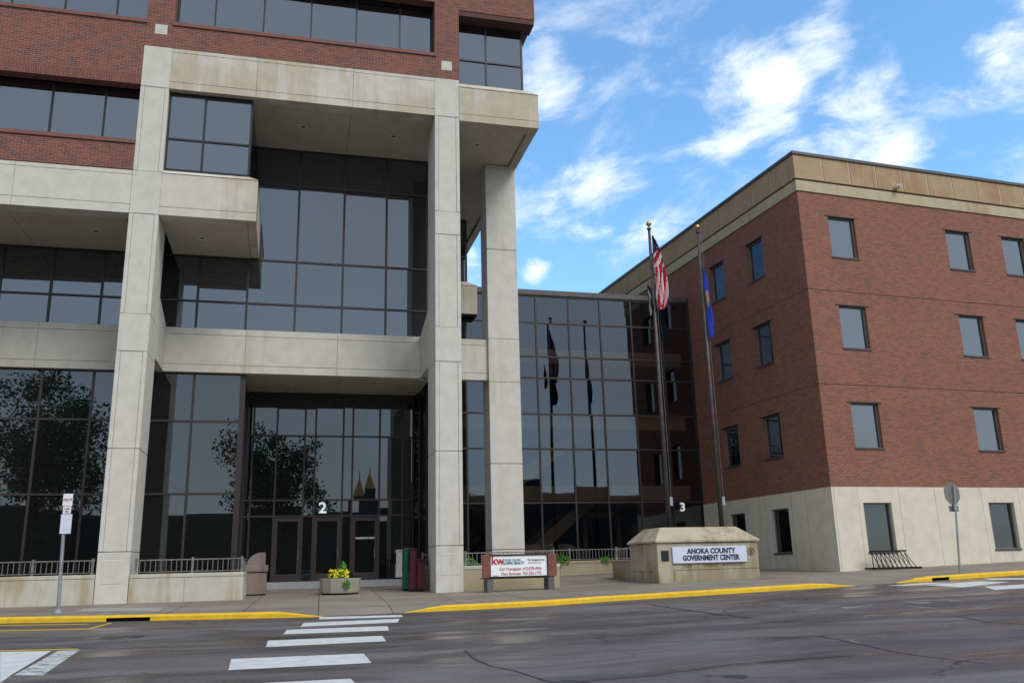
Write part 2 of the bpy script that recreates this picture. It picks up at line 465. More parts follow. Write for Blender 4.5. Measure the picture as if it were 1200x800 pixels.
def root_loc(o):
    while o is not None and o.parent is not None: o = o.parent
    return Vector((0, 0, 0)) if (o is None or o.get('_local')) else Vector(o['_base'])


LOCAL = set(); BASE = {}


def base_of(parent):
    o = parent
    while o.parent is not None: o = o.parent
    return Vector((0, 0, 0)) if o.name in LOCAL else BASE.get(o.name, Vector((0, 0, 0)))


def build(name, mb, mats, parent=None, smooth=False, bevel=0., base=None):
    me = bpy.data.meshes.new(name)
    off = base_of(parent) if parent is not None else (Vector(base) if base is not None else Vector((0, 0, 0)))
    me.from_pydata([tuple(Vector(v) - off) for v in mb.v], [], mb.f)
    uvl = me.uv_layers.new(name='UVMap'); k = 0
    flat = []
    for u in mb.uv:
        for a in u: flat += [a[0], a[1]]
    uvl.data.foreach_set('uv', flat)
    for m in (mats if isinstance(mats, (list, tuple)) else [mats]): me.materials.append(MATS[m])
    me.polygons.foreach_set('material_index', mb.mi)
    if smooth:
        me.polygons.foreach_set('use_smooth', [True] * len(me.polygons))
    me.update()
    o = bpy.data.objects.new(name, me); COL.objects.link(o)
    if parent is not None: o.parent = parent
    else:
        o.location = off; BASE[o.name] = off
    if smooth or bevel:
        wmod = o.modifiers.new('weld', 'WELD'); wmod.merge_threshold = .0005
    if bevel:
        bm_ = o.modifiers.new('bevel', 'BEVEL'); bm_.width = bevel; bm_.segments = 2; bm_.limit_method = 'ANGLE'; bm_.angle_limit = R(40)
    return o


def thing(name, label, cat, loc=(0, 0, 0), group=None, rotz=0, local=False):
    o = bpy.data.objects.new(name, None); COL.objects.link(o); o.location = loc; o.rotation_euler = (0, 0, rotz)
    o.empty_display_size = .3
    o['label'] = label; o['category'] = cat
    if group: o['group'] = group
    if local: LOCAL.add(o.name)
    BASE[o.name] = Vector(loc)
    return o


def tag(o, label, cat, group=None):
    o['label'] = label; o['category'] = cat
    if group: o['group'] = group
    return o


def struct(o): o['kind'] = 'structure'; return o


def copy_tree(o, parent=None):
    c = o.copy(); COL.objects.link(c); c.parent = parent
    for ch in o.children: copy_tree(ch, c)
    return c


def text(name, s, size, loc, mat, parent, align='CENTER', bold=0., sx=1., rot=(math.pi / 2, 0, 0), depth=.004, shear=0.):
    cu = bpy.data.curves.new(name, 'FONT'); cu.body = s; cu.size = size; cu.align_x = align; cu.align_y = 'CENTER'
    cu.extrude = depth; cu.offset = bold; cu.shear = shear; cu.resolution_u = 3
    t = bpy.data.objects.new(name, cu); COL.objects.link(t)
    dg = bpy.context.evaluated_depsgraph_get(); me = bpy.data.meshes.new_from_object(t.evaluated_get(dg))
    bpy.data.objects.remove(t); bpy.data.curves.remove(cu)
    me.name = name; me.materials.clear(); me.materials.append(MATS[mat])
    o = bpy.data.objects.new(name, me); COL.objects.link(o)
    if parent is not None:
        o.parent = parent; loc = Vector(loc) - base_of(parent)
    o.location = loc; o.rotation_euler = rot; o.scale = (sx, 1, 1)
    return o


def curtain(parent, name, X, Z, Y, gmat, fmat, mw=.075, proud=.05, tilt=.0035, frame='window_frame', skip=()):
    """glazing in a plane of constant y: each pane leans a hair differently, mullions stand proud"""
    mb = MB()
    for i in range(len(X) - 1):
        for j in range(len(Z) - 1):
            if (i, j) in skip: continue
            a = random.uniform(-tilt, tilt) * (X[i + 1] - X[i]); b = random.uniform(-tilt, tilt) * (Z[j + 1] - Z[j])
            mb.poly([(X[i], Y - a - b, Z[j]), (X[i + 1], Y + a - b, Z[j]), (X[i + 1], Y + a + b, Z[j + 1]), (X[i], Y - a + b, Z[j + 1])])
    g = build(name, mb, gmat, parent)
    fb = MB(); h = mw / 2
    for x in X: fb.box(x - h, x + h, Y - proud, Y + .06, Z[0], Z[-1])
    for z in Z:
        for i in range(len(X) - 1): fb.box(X[i] + h, X[i + 1] - h, Y - proud + .004, Y + .05, z - h * .9, z + h * .9)
    build(frame, fb, fmat, g)
    return g


def panels(mb, xs, zs, y, gap=.022, th=.10, ins=.03):
    """precast facing split by real joints, in a plane facing -y"""
    for i in range(len(xs) - 1):
        for j in range(len(zs) - 1):
            x0 = xs[i] + (gap / 2 if i else 0); x1 = xs[i + 1] - (gap / 2 if i < len(xs) - 2 else 0)
            z0 = zs[j] + (gap / 2 if j else 0); z1 = zs[j + 1] - (gap / 2 if j < len(zs) - 2 else 0)
            mb.box(x0, x1, y, y + th, z0, z1)
    mb.box(xs[0] + .002, xs[-1] - .002, y + ins, y + th + .25, zs[0] + .002, zs[-1] - .002)


# ================================================================== ground
def kerb_y(x):
    pts = [(-70, 27.5), (-20, 25.6), (-7, 25.3), (-4.6, 24.6), (.78, 23.5), (3.07, 23.75), (6.9, 23.8), (8.5, 24.15), (15.2, 24.55), (17.1, 24.7), (19, 24.8), (24, 25.2), (70, 27.5)]
    for (a, b), (c, d) in zip(pts, pts[1:]):
        if x <= c: return b + (d - b) * (x - a) / (c - a)
    return pts[-1][1]


XS = [-70, -55, -40, -30, -24, -18, -14, -11, -9, -7, -5.8, -4.6, -3.5, -2.4, -1.2, -.05, .4, .78, .95, 1.2, 1.9, 2.5, 3.0, 3.07, 3.6, 4.0, 5.5, 6.9, 8.5, 10, 12, 13.6, 15.2, 15.9, 16.6, 17.1, 17.2, 17.8, 18.4, 18.75, 19, 19.5, 19.95, 22, 24, 27, 31, 36, 44, 55, 70]
gap_w = lambda x: max(0., min(1., x + .05, 4. - x), min(1., (x - 15.9) / 1.3, (19.95 - x) / 1.2))

mb = MB()
ys_rel = [-90, -60, -40, -25, -15, -8, -4, 0]
for i in range(len(XS) - 1):
    for j in range(len(ys_rel) - 1):
        q = []
        for (ii, jj) in ((i, j), (i + 1, j), (i + 1, j + 1), (i, j + 1)):
            x = XS[ii]; y = kerb_y(x) + ys_rel[jj]; q.append((x, y, gz(x, y) + ROAD))
        mb.poly(q)
road = struct(build('road', mb, 'asphalt', smooth=True))
# sidewalk: from the kerb back to the buildings, dipping to the road at the two kerb ramps
mb = MB(); KW = .16
yr = [0, .35, .8, 1.4, 2.4, 4, 6, 9, 12.5, 18, 30]
for i in range(len(XS) - 1):
    for j in range(len(yr) - 1):
        q = []
        for (ii, jj) in ((i, j), (i + 1, j), (i + 1, j + 1), (i, j + 1)):
            x = XS[ii]; r_ = yr[jj]; y = kerb_y(x) + KW + r_ - (KW + .02 if (jj == 0 and gap_w(x) > .98) else 0)
            dip = gap_w(x) * max(0, 1 - r_ / 1.6) * (.13 - .004)
            q.append((x, y, gz(x, y) - dip))
        mb.poly(q)
struct(build('sidewalk', mb, 'sidewalk_concrete', smooth=True))
# broad ground sheet below everything, out to the horizon
mb = MB(); gx = [-2500, -600, -200, -70, -30, 0, 30, 70, 200, 600, 2500]; gy = [-2500, -600, -200, -90, -60, -30, 0, 30, 60, 200, 600, 2500]
for i in range(len(gx) - 1):
    for j in range(len(gy) - 1):
        mb.poly([(x, y, gz(x, y) - .45) for x, y in ((gx[i], gy[j]), (gx[i + 1], gy[j]), (gx[i + 1], gy[j + 1]), (gx[i], gy[j + 1]))])
struct(build('ground', mb, 'grass_far'))


def kerb(x0, x1, taper0, taper1, mouth=None):
    """painted kerb stone: face, rounded top; mouth=(xa,xb) leaves a storm drain opening"""
    mb = MB(); n = max(6, int((x1 - x0) / .35)); prof = [(0, ROAD - .05), (.005, .0 - .03), (.03, .006), (.30, .012), (.30, -.2)]
    rows = []
    for k in range(n + 1):
        x = x0 + (x1 - x0) * k / n; h = 1.
        if taper0: h = min(h, (x - x0) / taper0)
        if taper1: h = min(h, (x1 - x) / taper1)
        h = max(.05, h); row = []
        for i, (dy, dz) in enumerate(prof):
            z = gz(x, kerb_y(x))
            zz_ = dz if i in (0, 4) else ROAD + (dz - ROAD) * h + (random.uniform(-.002, .002))
            row.append((x, kerb_y(x) + dy, z + zz_))
        rows.append((x, row))
    for (xa, a), (xb, b) in zip(rows, rows[1:]):
        inm = mouth and xa >= mouth[0] - .01 and xb <= mouth[1] + .01
        for i in range(len(prof) - 1):
            if inm and i == 0:
                z = lambda p: p[2] - .035
                top_a = (a[1][0], a[1][1], a[1][2] - .0); top_b = (b[1][0], b[1][1], b[1][2])
                mb.poly([(top_a[0], top_a[1], top_a[2] - .012), (top_b[0], top_b[1], top_b[2] - .012), top_b, top_a]); continue
            mb.poly([a[i], b[i], b[i + 1], a[i + 1]])
    for r_ in (rows[0][1], rows[-1][1]): mb.poly(r_)
    o = struct(build('kerb', mb, 'kerb_paint', smooth=False))
    if mouth:
        m2 = MB(); xa, xb = mouth; ya = min(kerb_y(xa), kerb_y(xb))
        m2.poly([(xa, kerb_y(xa) + .10, gz(xa, ya) + ROAD - .2), (xb, kerb_y(xb) + .10, gz(xb, ya) + ROAD - .2), (xb, kerb_y(xb) + .10, gz(xb, ya) - .035), (xa, kerb_y(xa) + .10, gz(xa, ya) - .035)])
        for s in (xa, xb): m2.poly([(s, kerb_y(s) + .003, gz(s, ya) - .2), (s, kerb_y(s) + .10, gz(s, ya) - .2), (s, kerb_y(s) + .10, gz(s, ya) - .035), (s, kerb_y(s) + .003, gz(s, ya) - .035)])
        build('drain_opening', m2, 'dark_void', o)
    return o


kerb(-70, .95, 0, 1.0, (-4.55 + .0, -3.15))
kerb(3.0, 17.2, 1.0, 1.3)
kerb(18.75, 70, 1.2, 0, (20.1, 21.05))


def decal(name, pts, mat, lift=.004, parent=road):
    mb = MB(); q = [G(px, py, ROAD) for px, py in pts]
    q = [(a[0], a[1], gz(a[0], a[1]) + ROAD + lift) for a in q]
    mb.poly(q); return build(name, mb, mat, parent)


for q in ([(374, 722.8), (374, 725.4), (472, 722.6), (471, 720.2)], [(356, 729.6), (352, 734), (466, 729), (468, 724.6)],
          [(336, 737.6), (332, 743), (456, 738.4), (454, 733.2)], [(314, 750.3), (311.5, 758), (452.5, 751), (448, 744.7)],
          [(271, 771.8), (267.5, 785), (435.5, 776.5), (426, 765.5)], [(190, 806), (150, 826), (432, 815), (411, 795)]):
    decal('crosswalk_stripe', q, 'road_paint')
for q in ([(0, 763.5), (0, 800), (14, 790), (60, 762.5)],): decal('crosswalk_stripe', q, 'road_paint')
decal('crosswalk_stripe', [(68, 762.5), (16, 791), (50, 791), (94, 761)], 'road_paint_worn')
for q in ([(1038, 686.2), (1060, 686), (1119, 682.5), (1085, 682.6)], [(1084, 685.2), (1128, 688), (1184, 681.5), (1146, 681)],
          [(1153, 687.2), (1166, 690.8), (1215, 688), (1205, 684)], [(1152, 677.6), (1162, 679.2), (1215, 678.6), (1210, 676.8)]):
    decal('crosswalk_stripe', q, 'road_paint')
for q in ([(0, 761.8), (0, 763), (92, 760.6), (90, 759.6)], [(0, 732.2), (0, 733.2), (104, 731.4), (104, 730.6)], [(0, 738.2), (0, 739.3), (103, 737.2), (103, 736)], [(103, 736), (105, 737.4), (132, 729.8), (129, 729.2)]):
    decal('lane_marking', q, 'road_paint_yellow')
for q in ([(985, 711.2), (989, 713.4), (1018, 711), (1023, 708.6)], [(1060, 704.6), (1061, 707.2), (1090, 706.8), (1092, 704.8)], [(1061, 709.5), (1063, 710.7), (1096, 713), (1098, 711.6)],
          [(1112, 702.8), (1113, 705), (1127, 704.4), (1127, 702.9)], [(1143, 710.7), (1146, 712), (1158, 711), (1159, 710)], [(1100, 717), (1102, 718.2), (1127, 716.6), (1125, 715.4)],
          [(1068, 720), (1070, 721.2), (1081, 719.4), (1080, 718.8)], [(990, 748.5), (990, 749.3), (1007, 754), (1008, 753)], [(935, 715), (938, 716), (960, 714), (957, 713)]):
    decal('worn_marking', q, 'road_paint_faint')


def tar_line(pts, wpx, seed):
    rnd = random.Random(seed); mb = MB(); prev = None
    P3 = []
    for (a, b) in zip(pts, pts[1:]):
        for k in range(8):
            t = k / 8; P3.append((a[0] + (b[0] - a[0]) * t, a[1] + (b[1] - a[1]) * t + rnd.uniform(-.35, .35)))
    P3.append(pts[-1])
    wpx *= .8; W = [G(x, y, ROAD) for x, y in P3]
    for a, b in zip(W, W[1:]):
        d = np.array([b[0] - a[0], b[1] - a[1]]); d = d / (np.linalg.norm(d) + 1e-6); n = np.array([-d[1], d[0]]) * wpx * rnd.uniform(.5, 1.2)
        q = [(a[0] - n[0], a[1] - n[1]), (b[0] - n[0], b[1] - n[1]), (b[0] + n[0], b[1] + n[1]), (a[0] + n[0], a[1] + n[1])]
        mb.poly([(x, y, gz(x, y) + ROAD + .006) for x, y in q])
    build('crack_seal', mb, 'crack_filler', road)


tar_line([(545, 762), (556, 772), (575, 780), (600, 785), (625, 793), (650, 800)], .026, 1)
tar_line([(650, 800), (665, 797), (720, 803)], .03, 2)
tar_line([(455, 748), (560, 742), (700, 736), (800, 729)], .022, 3)
tar_line([(760, 708), (800, 714), (838, 719), (880, 724)], .05, 4)
tar_line([(0, 760), (150, 759), (250, 757), (312, 753)], .014, 5)
tar_line([(960, 745), (1010, 755), (1050, 764), (1100, 771), (1160, 778)], .02, 6)
tar_line([(660, 800), (760, 792), (860, 778), (1000, 768)], .018, 7)
tar_line([(1120, 722), (1160, 729), (1200, 731)], .03, 8)
# utility cover in the road
mb = MB(); c = G(143, 746, ROAD); mb.lathe(c[0], c[1], [(0, gz(c[0], c[1]) + ROAD + .008), (.42, gz(c[0], c[1]) + ROAD + .008), (.44, gz(c[0], c[1]) + ROAD - .03)], 28)
build('utility_cover', mb, 'crack_filler', road)
# paler pad beside the storm drain, pale ramp slab at the right crossing
mb = MB(); q = [G(a, b) for a, b in ((88, 716.5), (100, 712.5), (192, 711.5), (186, 716))]
mb.poly([(a[0], a[1], gz(a[0], a[1]) + .006) for a in q]); struct(build('pavement_pad', mb, 'pad_concrete'))

# ================================================================== main building
YF, YB = 30., 33.8
LX0, LX1, MX0, MX1 = -5.69, -4.74, 4.87, 5.82
gb = thing('government_building', 'large brick and pale concrete office building with tall pillars over a recessed glass entrance', 'building', (0, 34, -.7))


def pillar(x0, x1, y0, y1, ztop, zb, nodes, zb1=.72, flute=True):
    mb = MB(); c = .13
    zs = [zb1] + [z for n in nodes for z in n] + [ztop]
    mb.box(x0, x1, y0, y1, zb, zb1 - .012)
    if flute: mb.box(x0 + c + .03, x1 - c - .03, y0 - .008, y0 + .02, zb + .75, zb1 - .25)
    z = zb1
    for (a, b) in nodes + [(ztop, ztop)]:
        if a - z > .05:
            n = max(1, round((a - z) / 4.0)); h = (a - z) / n
            for k in range(n):
                za, zc = z + k * h + .012, z + (k + 1) * h - .012
                if not flute: mb.box(x0, x1, y0, y1, za, zc); continue
                mb.box(x0 + c + .008, x1 - c - .008, y0 + .015, y1, za, zc)
                mb.box(x0, x0 + c, y0, y1 - .01, za, zc); mb.box(x1 - c, x1, y0, y1 - .01, za, zc)
            mb.box(x0 + .03, x1 - .03, y0 + .05, y1 - .02, z, a)
        if b > a: mb.box(x0, x1, y0, y1, a + .0, b); z = b
    return build('pillar', mb, 'concrete_light', gb, bevel=.018)


pillar(LX0, LX1, YF, 31.75, 18.47, -1.0, [(7.15, 8.42), (12.0, 13.57), (16.85, 18.47)])
pillar(MX0, MX1, YF, 31.75, 18.47, -1.0, [(7.15, 8.42), (12.0, 12.9), (16.85, 18.47)])
pillar(7.66, 8.97, YB - .1, YB + 1.05, 16.84, -1.0, [(7.25, 9.05)], .62, False)
# return walls from the pillars back to the recessed spandrel, tops sloping down
for xa, xb in ((LX1 - .28, LX1), (MX0, MX0 + .28)):
    mb = MB()
    pr = [(31.76, 8.42), (31.76, 9.75), (33.78, 9.03), (33.78, 7.33), (31.76, 7.33)]
    pr = [(31.76, 7.33), (33.78, 7.33), (33.78, 9.03), (31.76, 9.55)]
    a = [(xa, y, z) for y, z in pr]; b = [(xb, y, z) for y, z in pr]
    for i in range(4):
        j = (i + 1) % 4; mb.poly([a[i], a[j], b[j], b[i]])
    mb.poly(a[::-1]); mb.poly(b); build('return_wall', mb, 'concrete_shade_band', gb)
# spandrel beams, second floor level (recessed)
mb = MB()
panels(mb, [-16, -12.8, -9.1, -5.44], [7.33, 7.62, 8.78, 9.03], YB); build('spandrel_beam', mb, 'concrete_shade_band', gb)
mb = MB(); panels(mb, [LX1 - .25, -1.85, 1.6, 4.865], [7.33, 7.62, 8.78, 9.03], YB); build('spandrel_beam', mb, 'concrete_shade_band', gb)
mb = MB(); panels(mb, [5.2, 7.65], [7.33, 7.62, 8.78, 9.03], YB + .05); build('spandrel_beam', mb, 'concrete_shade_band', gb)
# third floor band, flush with the pillars
mb = MB(); panels(mb, [-16, -12.7, -9.35, LX0 - .006], [12.0, 12.32, 13.42, 13.57], YF + .01, th=.35); build('spandrel_beam', mb, 'concrete_light', gb)
# main beam over the portico and the right cantilever
mb = MB(); panels(mb, [LX1 + .006, -1.75, 1.75, MX0 - .006], [16.85, 17.13, 18.32, 18.465], YF + .01, th=.35); build('portico_beam', mb, 'concrete_stained', gb)
mb = MB(); panels(mb, [MX1 + .006, 9.02], [16.72, 17.02, 18.16], YF - .02, th=.35)
mb.box(8.70, 9.018, YF + .34, 46, 16.73, 18.15)
mb.frustum((MX1 + .006, 9.04, YF - .04, 41.8), (MX1 + .006, 8.62, YF + .28, 41.8), 18.18, 18.50); build('cantilever_beam', mb, 'concrete_stained', gb)
# bay (third floor) sill block
mb = MB(); panels(mb, [LX1 + .006, -1.52], [12.0, 12.30, 13.54], YF - .0, th=.3)
mb.box(-1.82, -1.522, YF + .31, YB + .1, 12.003, 13.535); mb.frustum((LX1 + .006, -1.50, YF - .02, YB + .1), (LX1 + .006, -1.86, YF + .3, YB + .1), 13.56, 13.80)
build('bay_sill', mb, 'concrete_stained', gb)
# soffits


def soffit(x0, x1, y0, y1, z, joints, name='soffit'):
    mb = MB(); xs = [x0] + joints + [x1]
    for a, b in zip(xs, xs[1:]): mb.box(a + .015, b - .015, y0, y1, z, z + .08)
    mb.box(x0, x1, y0, y1, z + .03, z + .3); return build(name, mb, 'soffit_panel', gb)


s1 = soffit(LX1, 8.68, YF + .36, 46, 16.86, [-1.75, 1.75, 5.3])
s2 = soffit(-16, LX0 - .2, YF + .36, YB + .3, 12.02, [-12.6, -9.6])
s3 = soffit(LX1, -1.83, YF + .31, YB + .2, 12.02, [])
s4 = soffit(-1.88, 5.3, YB + .36, 37.6, 7.34, [1.75])


def can_light(x, y, z, par):
    mb = MB(); mb.lathe(x, y, [(.10, z - .004), (.17, z - .02), (.185, z + .01)], 20); a = build('soffit_light', mb, 'lamp_trim', par)
    mb = MB(); mb.lathe(x, y, [(0, z - .006), (.11, z - .002)], 16); build('lens', mb, 'lamp_lens', par)


for x, y, z, par in ((-.04, 31.95, 16.86, s1), (3.52, 32.05, 16.86, s1), (6.95, 32.1, 16.86, s1), (-3.5, 32.1, 12.02, s3), (-7.14, 32.1, 12.02, s2), (-10.8, 32.1, 12.02, s2), (-.2, 35.85, 7.34, s4), (3.4, 35.85, 7.34, s4)):
    can_light(x, y, z, par)

# brick walls of the upper floors
ZT = 25.0
mb = MB()


def bw(x0, x1, z0, z1, y0=YF, y1=YF + .4): mb.box(x0, x1, y0, y1, z0, z1)


bw(-16, LX0 - .006, 13.60, 14.56); bw(-16, LX0 - .006, 17.28, 19.36); bw(LX0, LX1, 18.48, 21.85); bw(LX1, MX0, 18.475, 19.38); bw(MX0, MX1 + .02, 18.475, 21.85)
bw(-16, LX0, 21.86, ZT); bw(LX0, MX1 + .02, 21.86, ZT); bw(MX1 + .02, 9.0, 21.62, ZT)
mb.box(8.6, 9.0, YF + .4, 42, 21.62, ZT)
build('brick_wall', mb, 'brick_main', gb)
mb = MB(); mb.box(-16, LX0 - .006, YF - .003, YF + .4, 16.90, 17.275); build('soldier_course', mb, 'brick_soldier', gb)
mb = MB()
for x0, x1, z in ((-16, LX0 - .006, 14.57), (-16, LX0 + .05, 19.37), (LX1 - .05, MX0 + .04, 19.39)):
    mb.box(x0, x1, YF - .05, YF + .4, z, z + .15)
build('window_sill', mb, 'red_sill', gb, bevel=.01)
mb = MB(); mb.box(MX1 + .02, 8.98, YF + .02, YF + .8, 21.40, 21.61); build('lintel', mb, 'soldier_dark', gb)
for x, z in ((-5.17, 19.18), (5.34, 19.04)):
    mb = MB(); mb.box(x - .21, x + .21, YF - .012, YF + .1, z - .2, z + .2); build('stone_block', mb, 'concrete_light', gb, bevel=.01)
# strip windows
YW = YF + .58
curtain(gb, 'window_strip', [-15.6, -13.85, -12.1, -10.35, -8.62, -6.9, LX0], [14.75, 16.89], YW, 'office_glass', 'dark_frame', .06)
curtain(gb, 'window_strip', [-15.6, -13.85, -12.1, -10.3, -8.56, -6.82, LX0], [19.54, 21.85], YW, 'office_glass', 'dark_frame', .06)
curtain(gb, 'window_strip', [LX1, -3.40, -1.64, .12, 1.85, 3.56, MX0], [19.56, 21.85], YW, 'office_glass', 'dark_frame', .06)
curtain(gb, 'window_bay', [MX1 + .04, 7.06, 8.56], [18.52, 19.76, 21.4], YW + .02, 'office_glass', 'dark_frame', .07)
mb = MB(); mb.box(8.53, 8.58, YW + .08, 42, 18.52, 21.6); build('window_bay_side', mb, 'office_glass', gb)
curtain(gb, 'window_bay', [LX1 + .03, -3.49, -1.88], [13.83, 15.02, 16.84], YF + .3, 'office_glass', 'dark_frame', .075)
mb = MB(); mb.box(-1.90, -1.84, YF + .37, YB + .1, 13.83, 16.84); build('window_bay_side', mb, 'dark_glass', gb)
# big curtain walls
YG = 34.05
curtain(gb, 'curtain_wall', [-5.5, -3.73, -1.91, -.07, 1.75, 3.49, 5.2, 5.9], [9.05, 10.17, 11.97, 15.25, 16.85], YG, 'dark_glass', 'bronze_frame', .085)
curtain(gb, 'curtain_wall', [-15.9, -14.1, -12.35, -10.6, -8.9, -7.15, -5.5], [9.05, 10.17, 11.97], YG, 'dark_glass', 'bronze_frame', .085)
curtain(gb, 'curtain_wall', [-15.9, -14.1, -12.35, -10.6, -8.85, -7.13, -5.3], [-.6, 2.83, 5.5, 7.32], YG, 'low_glass', 'bronze_frame', .085)
curtain(gb, 'curtain_wall', [-5.3, -3.65, -1.94], [-.6, 2.83, 5.5, 7.32], YG, 'low_glass', 'bronze_frame', .085)
mb = MB(); mb.box(-1.90, -1.78, YG - .06, YG + .1, -.6, 7.32); mb.box(-1.90, -1.86, YG + .1, 37.5, -.6, 7.32); build('recess_side', mb, 'bronze_frame', gb)
YE = 37.5
curtain(gb, 'curtain_wall', [-1.84, -1.55, -.60, .54, .98, 2.13, 2.53, 3.67, 4.64, 5.1], [-.40, 2.19, 2.84, 5.5, 7.32], YE, 'low_glass', 'bronze_frame', .075,
        skip={(2, 0), (4, 0), (6, 0)})
# right side of the entrance recess: glazed wall running forward
mb = MB(); p0, p1 = (5.1, 37.5), (5.75, 34.1)
nseg = 4; Zr = [-.6, 2.84, 5.5, 7.32]
fb = MB()
for i in range(nseg):
    a = [p0[k] + (p1[k] - p0[k]) * i / nseg for k in (0, 1)]; b = [p0[k] + (p1[k] - p0[k]) * (i + 1) / nseg for k in (0, 1)]
    for z0, z1 in zip(Zr, Zr[1:]): mb.poly([(a[0], a[1], z0), (b[0], b[1], z0), (b[0], b[1], z1), (a[0], a[1], z1)])
    fb.box(b[0] - .05, b[0] + .03, b[1] - .04, b[1] + .04, -.6, 7.32)
g_ = build('curtain_wall', mb, 'low_glass', gb); build('window_frame', fb, 'bronze_frame', g_)
# doors


def door(x0, x1, hx, top_text=None):
    fb = MB(); y0, y1 = YE - .03, YE + .03; w_ = .13
    z0, z1 = -.38, 2.13
    fb.box(x0, x0 + w_, y0, y1, z0, z1); fb.box(x1 - w_, x1, y0, y1, z0, z1); fb.box(x0 + w_, x1 - w_, y0 + .003, y1 - .003, z1 - .15, z1); fb.box(x0 + w_, x1 - w_, y0 + .003, y1 - .003, z0, z0 + .28)
    o = build('door', fb, 'door_frame', gb)
    mb = MB(); mb.poly([(x0 + w_, YE, z0 + .28), (x1 - w_, YE, z0 + .28), (x1 - w_, YE + .004, z1 - .15), (x0 + w_, YE + .004, z1 - .15)]); build('pane', mb, 'low_glass', o)
    hb = MB(); hb.tube((hx, YE - .10, .45), (hx, YE - .10, .85), .018); hb.tube((hx, YE - .10, .5), (hx, YE - .02, .5), .012); hb.tube((hx, YE - .10, .8), (hx, YE - .02, .8), .012)
    build('handle', hb, 'steel_rail', o); return o


door(-.56, .50, .42); door(1.02, 2.09, 2.0); d3 = door(2.57, 3.63, 3.5)
text('door_lettering', 'HANDICAP ONLY', .115, (3.12, YE - .045, 1.27), 'white_letter', gb, bold=.004, sx=.86)
text('entrance_number', '2', .62, (1.35, YE - .06, 2.50), 'number_added_glow', gb, bold=.012, sx=1.1)
# entrance landing
mb = MB(); mb.box(-1.86, 5.1, 36.5, 37.9, -1.2, -.405); struct_step = build('entrance_step', mb, 'step_concrete', gb, bevel=.01)
# rear wing and roof masses
mb = MB(); mb.box(-16, 5.84, YG + .25, 60, 9.0, 16.84); mb.box(-16, -1.95, YG + .25, 60, -1, 8.99); mb.box(-1.95, 5.84, 38.0, 60, -1, 7.34); mb.box(-16, 8.5, YW + .15, 60, 18.5, 21.8); mb.box(-16, 8.59, YF + .41, 60, 21.87, ZT - .4)
mb.box(-16, -5.8, YW + .15, 60, 13.6, 17.1); mb.box(-16, LX1, YW + .5, 60, 17.12, 18.49); mb.box(-1.95, 5.84, YB + .4, 60, 7.68, 8.98)
build('inner_core', mb, 'dark_void', gb)
mb = MB(); mb.box(-16.4, -16, YF + .0, 60, -1.2, ZT); mb.box(-16.4, 9.0, 60, 60.4, -1.2, ZT); build('outer_wall', mb, 'brick_main', gb)
mb = MB(); mb.box(8.6, 8.68, 46.05, 60, 16.9, 21.6); mb.box(5.85, 6.1, 41, 60, -1.2, 16.85); mb.box(5.95, 6.1, YG + .2, 40.1, -1.2, 16.84); build('side_glazing', mb, 'dark_glass', gb)
mb = MB(); mb.box(-16.0, 8.6, YF + .4, 60, ZT - .35, ZT - .2); build('roof', mb, 'roof_gravel', gb)
curtain(gb, 'rear_wing_window', [6.0, 7.0, 8.06], [13.1, 14.9, 16.84], 40.15, 'dark_glass', 'dark_frame', .09)
mb = MB(); mb.box(6.11, 8.06, 40.3, 59.9, 13.1, 16.84); build('rear_wing_core', mb, 'dark_void', gb)
mb = MB(); mb.box(6.11, 8.46, 39.5, 40.05, 11.80, 13.22); mb.frustum((6.11, 8.48, 39.48, 40.05), (6.11, 8.10, 39.85, 40.05), 13.23, 13.52); build('rear_wing_sill', mb, 'concrete_stained', gb)
mb = MB(); mb.box(6.11, 8.44, 39.52, 40.04, 11.70, 11.79); build('rear_wing_sill_shade', mb, 'dark_void', gb)  # near-black strip painting in the shade beneath the sill block

# ================================================================== glass connector
YC = 40.1
gc = thing('glass_connector', 'four storey dark glass link between the concrete fronted building and the brick building', 'building', (13, YC, -.5))
cx = [6.15, 8.0, 9.82, 11.55, 13.26, 14.93, 16.6, 18.25, 19.80]
curtain(gc, 'curtain_wall', cx, [-.5, 2.85, 5.39, 7.08, 8.87, 9.94, 11.66, 13.05], YC, 'dark_glass_clear', 'bronze_frame', .085, tilt=.004)
mb = MB(); mb.box(6.15, 19.80, YC - .10, YC + .5, 13.10, 13.36); build('roof_edge', mb, 'roof_metal', gc)
mb = MB(); mb.box(6.15, 19.6, YC + .5, 50, 13.0, 13.25); build('roof', mb, 'roof_gravel', gc)
mb = MB(); mb.box(19.77, 19.84, YC - .14, YC + .1, -.6, 13.36); build('corner_post', mb, 'dark_frame', gc)
mb = MB()
for z in (2.95, 6.45, 9.7): mb.box(6.2, 19.4, YC + .35, 49, z, z + .72)
build('floor_slab', mb, 'interior_olive', gc)
mb = MB(); mb.box(6.2, 19.4, 49, 49.2, -.6, 13.0); mb.box(6.2, 19.4, YC + .3, 49, -.6, -.45); build('inner_wall', mb, 'interior_dark', gc)
mb = MB()
for (xa, za, xb, zb_) in ((11.0, -.3, 15.2, 3.1), (11.0, 3.7, 15.4, 7.0)):
    for yy in (42.2, 44.2):
        mb.poly([(xa, yy, za), (xb, yy, zb_), (xb, yy, zb_ + .75), (xa, yy, za + .75)]); mb.poly([(xa, yy + .12, za), (xa, yy + .12, za + .75), (xb, yy + .12, zb_ + .75), (xb, yy + .12, zb_)])
        mb.poly([(xa, yy, za + .75), (xb, yy, zb_ + .75), (xb, yy + .12, zb_ + .75), (xa, yy + .12, za + .75)])
    mb.poly([(xa, 42.3, za), (xa, 44.2, za), (xb, 44.2, zb_), (xb, 42.3, zb_)])
build('stair', mb, 'interior_olive', gc)
